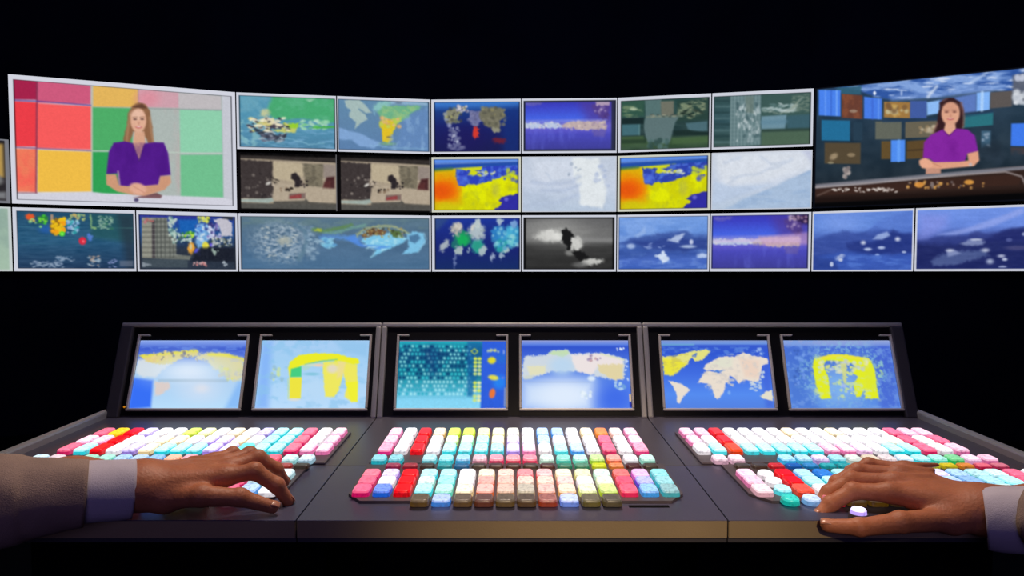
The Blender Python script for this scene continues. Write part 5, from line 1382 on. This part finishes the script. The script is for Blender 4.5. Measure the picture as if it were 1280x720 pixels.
def build_arm(root, palm, fingers, forearm, ridges):
    """palm, forearm: capsules (a, b, ra, rb); fingers: lists of (joint, radius)"""
    R = root.location
    def fn(X, Y, Z):
        d = None
        for a, b, ra, rb in palm:
            e = capsule(X, Y, Z, a, b, ra, rb); d = e if d is None else smin(d, e, .012)
        for a, b, ra, rb in forearm: d = smin(d, capsule(X, Y, Z, a, b, ra, rb), .022)
        fd = None
        for ch in fingers:
            e = None
            for (a, ra), (b, rb) in zip(ch[:-1], ch[1:]):
                g = capsule(X, Y, Z, a, b, ra, rb); e = g if e is None else smin(e, g, .0035)
            for (a, ra) in ch[1:-1]:                        # knuckle swelling
                e = smin(e, np.sqrt((X - a[0]) ** 2 + (Y - a[1]) ** 2 + (Z - a[2] - .001) ** 2) - ra * 1.04, .004)
            fd = e if fd is None else smin(fd, e, .0015)
        d = smin(d, fd, .009)
        for a, b, ra, rb in ridges: d = smin(d, capsule(X, Y, Z, a, b, ra, rb), .006)
        return d
    pts_ = [p for q in palm + forearm for p in (q[0], q[1])] + [j for ch in fingers for j, _ in ch]
    lo = [min(p[k] for p in pts_) - .065 for k in range(3)]; hi = [max(p[k] for p in pts_) + .065 for k in range(3)]
    V_, Q = surf_net(fn, lo, hi, .0021)
    me = bpy.data.meshes.new('body')
    me.from_pydata([tuple(v - np.array(R)) for v in V_], [], [tuple(int(i) for i in q) for q in Q])
    me.materials.append(M['skin'])
    for p in me.polygons: p.use_smooth = True
    o = link(bpy.data.objects.new('body', me), root)
    sm = o.modifiers.new('smooth', 'SMOOTH'); sm.factor = .5; sm.iterations = 4
    # nails on the last joints
    for k, ch in enumerate(fingers):
        (a, _), (b, rb) = ch[-2], ch[-1]
        ax = (Vector(b) - Vector(a)).normalized()
        up = Vector((0, 0, 1)) if k < len(fingers) - 1 else Vector((0, -.35, .9))
        up = (up - ax * up.dot(ax)).normalized(); sd = ax.cross(up)
        c = Vector(b) + up * rb * .70 + ax * rb * .05
        nv, nf = [], []
        for i in range(7):
            for j in range(7):
                u_ = (i / 6 - .5) * 2; w_ = (j / 6 - .5) * 2
                L_ = .0062 if k < len(fingers) - 1 else .0072
                q = c + ax * (u_ * L_) + sd * (w_ * rb * .66) + up * (rb * .30 * math.sqrt(max(0, 1 - .75 * w_ * w_)) - .0008 * u_ * u_ * 2)
                nv.append(q - R)
        for i in range(6):
            for j in range(6): nf.append((i * 7 + j, i * 7 + j + 1, (i + 1) * 7 + j + 1, (i + 1) * 7 + j))
        n_ = obj_from('fingernail', nv, nf, M['nail'], o, True)
        md = n_.modifiers.new('solid', 'SOLIDIFY'); md.thickness = .0006; md.offset = 0
    return o

def sleeve(name, root, path, mat_, thick=.003, folds=0.0, seed=1, seg=40, close_end=True, fl=1.0):
    """cloth tube along path [(point, radius)]: opening first; wall turned inward at the opening"""
    R = root.location
    P_ = [Vector(p) for p, _ in path]; rad = [r for _, r in path]
    n_ = len(P_); pts_, rs = [], []
    for i in range(n_ - 1):                                  # smooth resample
        p0, p1, p2, p3 = P_[max(i - 1, 0)], P_[i], P_[i + 1], P_[min(i + 2, n_ - 1)]
        m_ = max(3, int((p2 - p1).length / .006))
        for k in range(m_):
            t = k / m_
            pts_.append(.5 * ((2 * p1) + (p2 - p0) * t + (2 * p0 - 5 * p1 + 4 * p2 - p3) * t * t + (-p0 + 3 * p1 - 3 * p2 + p3) * t ** 3))
            rs.append(rad[i] * (1 - t) + rad[i + 1] * t)
    pts_.append(P_[-1]); rs.append(rad[-1])
    rings = []
    up0 = Vector((0, 0, 1))
    for i, (p, r) in enumerate(zip(pts_, rs)):
        d = (pts_[min(i + 1, len(pts_) - 1)] - pts_[max(i - 1, 0)]).normalized()
        sd = d.cross(up0)
        if sd.length < .1: sd = d.cross(Vector((0, 1, 0)))
        sd.normalize(); up = sd.cross(d)
        rg = []
        for k in range(seg):
            a = 2 * math.pi * k / seg
            q = 0.0
            if folds:
                x_, y_ = np.array([i * .006 * 27 + 1.7 * math.cos(a + 1.0)]), np.array([2.2 * math.cos(a) + 2.2 * math.sin(2 * a) * .4 + 7])
                q = folds * (float(vnoise(x_, y_, seed)[0]) - .5) * 2 + folds * .5 * (float(vnoise(x_ * 2.3, y_ * 1.7, seed + 4)[0]) - .5)
            rr = r * (1 + q)
            rg.append(p + sd * math.cos(a) * rr * fl + up * math.sin(a) * rr)
        rings.append((rg, p, r))
    V_, F_ = [], []
    inner = []
    for (rg, p, r) in rings[:5][::-1]: inner.append([p + (q - p) * (1 - thick / r) for q in rg])
    allr = inner + [rings[0][0]] + [x[0] for x in rings[1:]]
    for rg in allr: V_ += [q - R for q in rg]
    for i in range(len(allr) - 1):
        for k in range(seg):
            F_.append((i * seg + k, i * seg + (k + 1) % seg, (i + 1) * seg + (k + 1) % seg, (i + 1) * seg + k))
    if close_end: F_.append(tuple(range((len(allr) - 1) * seg, len(allr) * seg)))
    o = obj_from(name, V_, F_, mat_, root, True)
    bm = bmesh.new(); bm.from_mesh(o.data); bmesh.ops.recalc_face_normals(bm, faces=bm.faces); bm.to_mesh(o.data); bm.free()
    return o

def A(px, py, y): return tuple(at(px, py, y))

# --- the hand spread on the left: thumb nearest, fingers stretched to the right
rootL = empty('person', (-.90, .60, .78))
tag(rootL, 'person at the left edge in dark jacket and white cuff, hand spread on the console', 'person')
wr = A(176, 607, .868)
mi, mm, mr_, mp = A(281, 596, .886), A(288, 586, .908), A(282, 580, .930), A(268, 577, .950)
tc, tm, ti, tt = A(206, 622, .862), A(252, 620, .852), A(300, 622, .866), A(341, 634, .878)
def off(p, dx=0, dy=0, dz=0): return (p[0] + dx, p[1] + dy, p[2] + dz)
wa, wb = off(wr, .004, -.013, 0), off(wr, .004, .015, .001)
palm = [(wa, mi, .0215, .0125), (off(wr, .004, .001, .002), mm, .0215, .0125), (wb, mr_, .0205, .012), (wb, mp, .0205, .0115),
        (wa, tc, .020, .0185), (tc, off(mi, -.022, -.002, -.008), .0165, .0125), (off(wb, .02, .006, -.006), off(mp, -.012, 0, -.008), .016, .013)]
fing = [
    [(mi, 0.0119), (A(318, 589, .898), 0.0110), (A(346, 607, .906), 0.0099), (A(360, 626, .914), 0.0083)],
    [(mm, 0.0122), (A(322, 573, .932), 0.0110), (A(345, 587, .950), 0.0096), (A(355, 602, .966), 0.0083)],
    [(mr_, 0.0117), (A(312, 568, .958), 0.0103), (A(330, 577, .978), 0.0092), (A(340, 590, .992), 0.0078)],
    [(mp, 0.0106), (A(291, 567, .974), 0.0092), (A(304, 571, .992), 0.0083), (A(312, 581, 1.006), 0.0072)],
    [(tc, .0155), (tm, .0135), (ti, .0112), (tt, .0082)]]
el = (-.79, .72, .80)
fore = [(off(wr, .0, -.006, 0), off(wr, -.075, -.030, .004), .0255, .030), (off(wr, .0, .008, 0), off(wr, -.075, -.012, .004), .0245, .029), (off(wr, -.075, -.020, .004), el, .034, .043)]
rid = [(off(mi, -.04, -.002, .0075), off(mi, 0, 0, .006), .0035, .0065), (off(mm, -.045, -.002, .0085), off(mm, 0, 0, .006), .0035, .0068), (off(mr_, -.045, -.003, .0085), off(mr_, 0, 0, .006), .0032, .0065)]
build_arm(rootL, palm, fing, fore, rid)
sleeve('shirt_cuff', rootL, [(A(167, 611, .862), .0375), (A(150, 612, .854), .0385), (A(108, 615, .835), .0385), (A(84, 617, .826), .0385)], M['shirt'], .0022, .025, 3)
sleeve('jacket_sleeve', rootL, [(A(108, 616, .835), .0415), (A(86, 617.5, .826), .0430), (A(40, 622, .811), .0490), (A(0, 626, .798), .0560), ((-.735, .745, .793), .058), ((-.825, .68, .808), .060), ((-.86, .56, .90), .064), ((-.87, .46, 1.02), .068)],
       M['jacket'], .003, .034, 5)

# --- the hand curled on the right: thumb nearest, fingers bent down to the left
rootR = empty('person', (.95, .58, .78))
tag(rootR, 'person at the right edge in a pale shirt cuff, hand curled over the keys', 'person')
wr = A(1226, 637, .862)
mi, mm, mr_, mp = A(1112, 616, .884), A(1118, 603, .908), A(1124, 594, .930), A(1130, 588, .950)
tc, tm, ti, tt = A(1190, 649, .848), A(1126, 653, .836), A(1074, 659.5, .834), A(1034, 657, .848)
wa, wb = off(wr, -.004, -.013, 0), off(wr, -.004, .015, .001)
palm = [(wa, mi, .0215, .0125), (off(wr, -.004, .001, .002), mm, .0215, .0125), (wb, mr_, .0205, .012), (wb, mp, .0205, .0115),
        (wa, tc, .020, .0175), (off(wb, -.02, .006, -.006), off(mp, .012, 0, -.008), .016, .013), (tc, off(mi, .03, 0, -.006), .016, .0125)]
fing = [
    [(mi, 0.0119), (A(1066, 614, .900), 0.0110), (A(1038, 630, .896), 0.0099), (A(1023, 644, .892), 0.0085)],
    [(mm, 0.0122), (A(1064, 600, .924), 0.0110), (A(1036, 616, .922), 0.0099), (A(1022, 633, .916), 0.0085)],
    [(mr_, 0.0117), (A(1072, 589, .946), 0.0105), (A(1046, 603, .944), 0.0094), (A(1032, 621, .938), 0.0081)],
    [(mp, 0.0106), (A(1086, 581, .966), 0.0094), (A(1064, 590, .966), 0.0085), (A(1052, 604, .962), 0.0074)],
    [(tc, .0150), (tm, .0130), (ti, .0108), (tt, .0084)]]
el = (.86, .70, .79)
fore = [(off(wr, 0, -.006, 0), off(wr, .075, -.030, .002), .0255, .030), (off(wr, 0, .008, 0), off(wr, .075, -.012, .002), .0245, .029), (off(wr, .075, -.020, .002), el, .034, .043)]
rid = [(off(mi, .04, -.002, .0075), off(mi, 0, 0, .006), .0035, .0068), (off(mm, .045, -.002, .0085), off(mm, 0, 0, .006), .0035, .0070), (off(mr_, .045, -.003, .0085), off(mr_, 0, 0, .006), .0032, .0068), (off(mp, .045, -.003, .0085), off(mp, 0, 0, .006), .0032, .0064)]
build_arm(rootR, palm, fing, fore, rid)
sleeve('shirt_cuff', rootR, [(A(1231, 648, .850), .0375), (A(1248, 649, .842), .0395), (A(1284, 650, .822), .040), (A(1312, 650, .806), .040), (A(1330, 650, .795), .040)], M['shirt'], .0022, .03, 8)
sleeve('jacket_sleeve', rootR, [(A(1306, 650, .808), .044), (A(1326, 650, .797), .045), ((.72, .765, .785), .050), ((.80, .725, .79), .056), ((.875, .67, .80), .060), ((.92, .56, .90), .064), ((.93, .46, 1.02), .068)], M['jacket'], .003, .06, 9)
lit_push(1073.5, 638)

# ------------------------------------------------------------------ light
def lamp(kind, name, loc, target, power, rgb, **kw):
    l = bpy.data.lights.new(name, kind); l.energy = power; l.color = rgb
    for k, v_ in kw.items(): setattr(l, k, v_)
    o = bpy.data.objects.new(name, l); o.location = loc
    o.rotation_euler = (Vector(target) - Vector(loc)).to_track_quat('-Z', 'Y').to_euler()
    return link(o)

lamp('SPOT', 'ceiling_spot', (0.0, 1.0, 3.0), (0.0, 1.02, .75), 62, (1.0, .82, .66), spot_size=math.radians(54), spot_blend=.8, shadow_soft_size=.09)
lamp('SPOT', 'back_fill_spot', (0.0, 1.95, 2.9), (0.0, 1.0, .75), 95, (1.0, .80, .62), spot_size=math.radians(56), spot_blend=.8, shadow_soft_size=.09)  # added behind the hands, stands in for light from screens and buttons
lamp('SPOT', 'warm_lip_fill', (0.15, -1.3, 2.1), (0.15, .86, .74), 150, (1.0, .76, .46), spot_size=math.radians(17), spot_blend=1.0, shadow_soft_size=.05)  # added front light, aimed so the console's front edge is lit warm
lamp('AREA', 'dim_violet_fill', (0.0, -1.7, 1.5), (0, 1.2, .8), 7.0, (.42, .34, 1.0), shape='RECTANGLE', size=2.4, size_y=1.0)  # added fill behind the camera for the violet on cuffs and sleeves
lamp('AREA', 'dim_blue_fill', (0.0, 1.6, 3.3), (0, 4.6, 1.6), 45.0, (.3, .4, 1.0), shape='RECTANGLE', size=4, size_y=.6)  # added fill, lifts the back wall from black to faint blue

w = bpy.data.worlds.new('dark_world'); scene.world = w
w.use_nodes = True
w.node_tree.nodes['Background'].inputs['Color'].default_value = (.0006, .0008, .002, 1)
w.node_tree.nodes['Background'].inputs['Strength'].default_value = 1.0
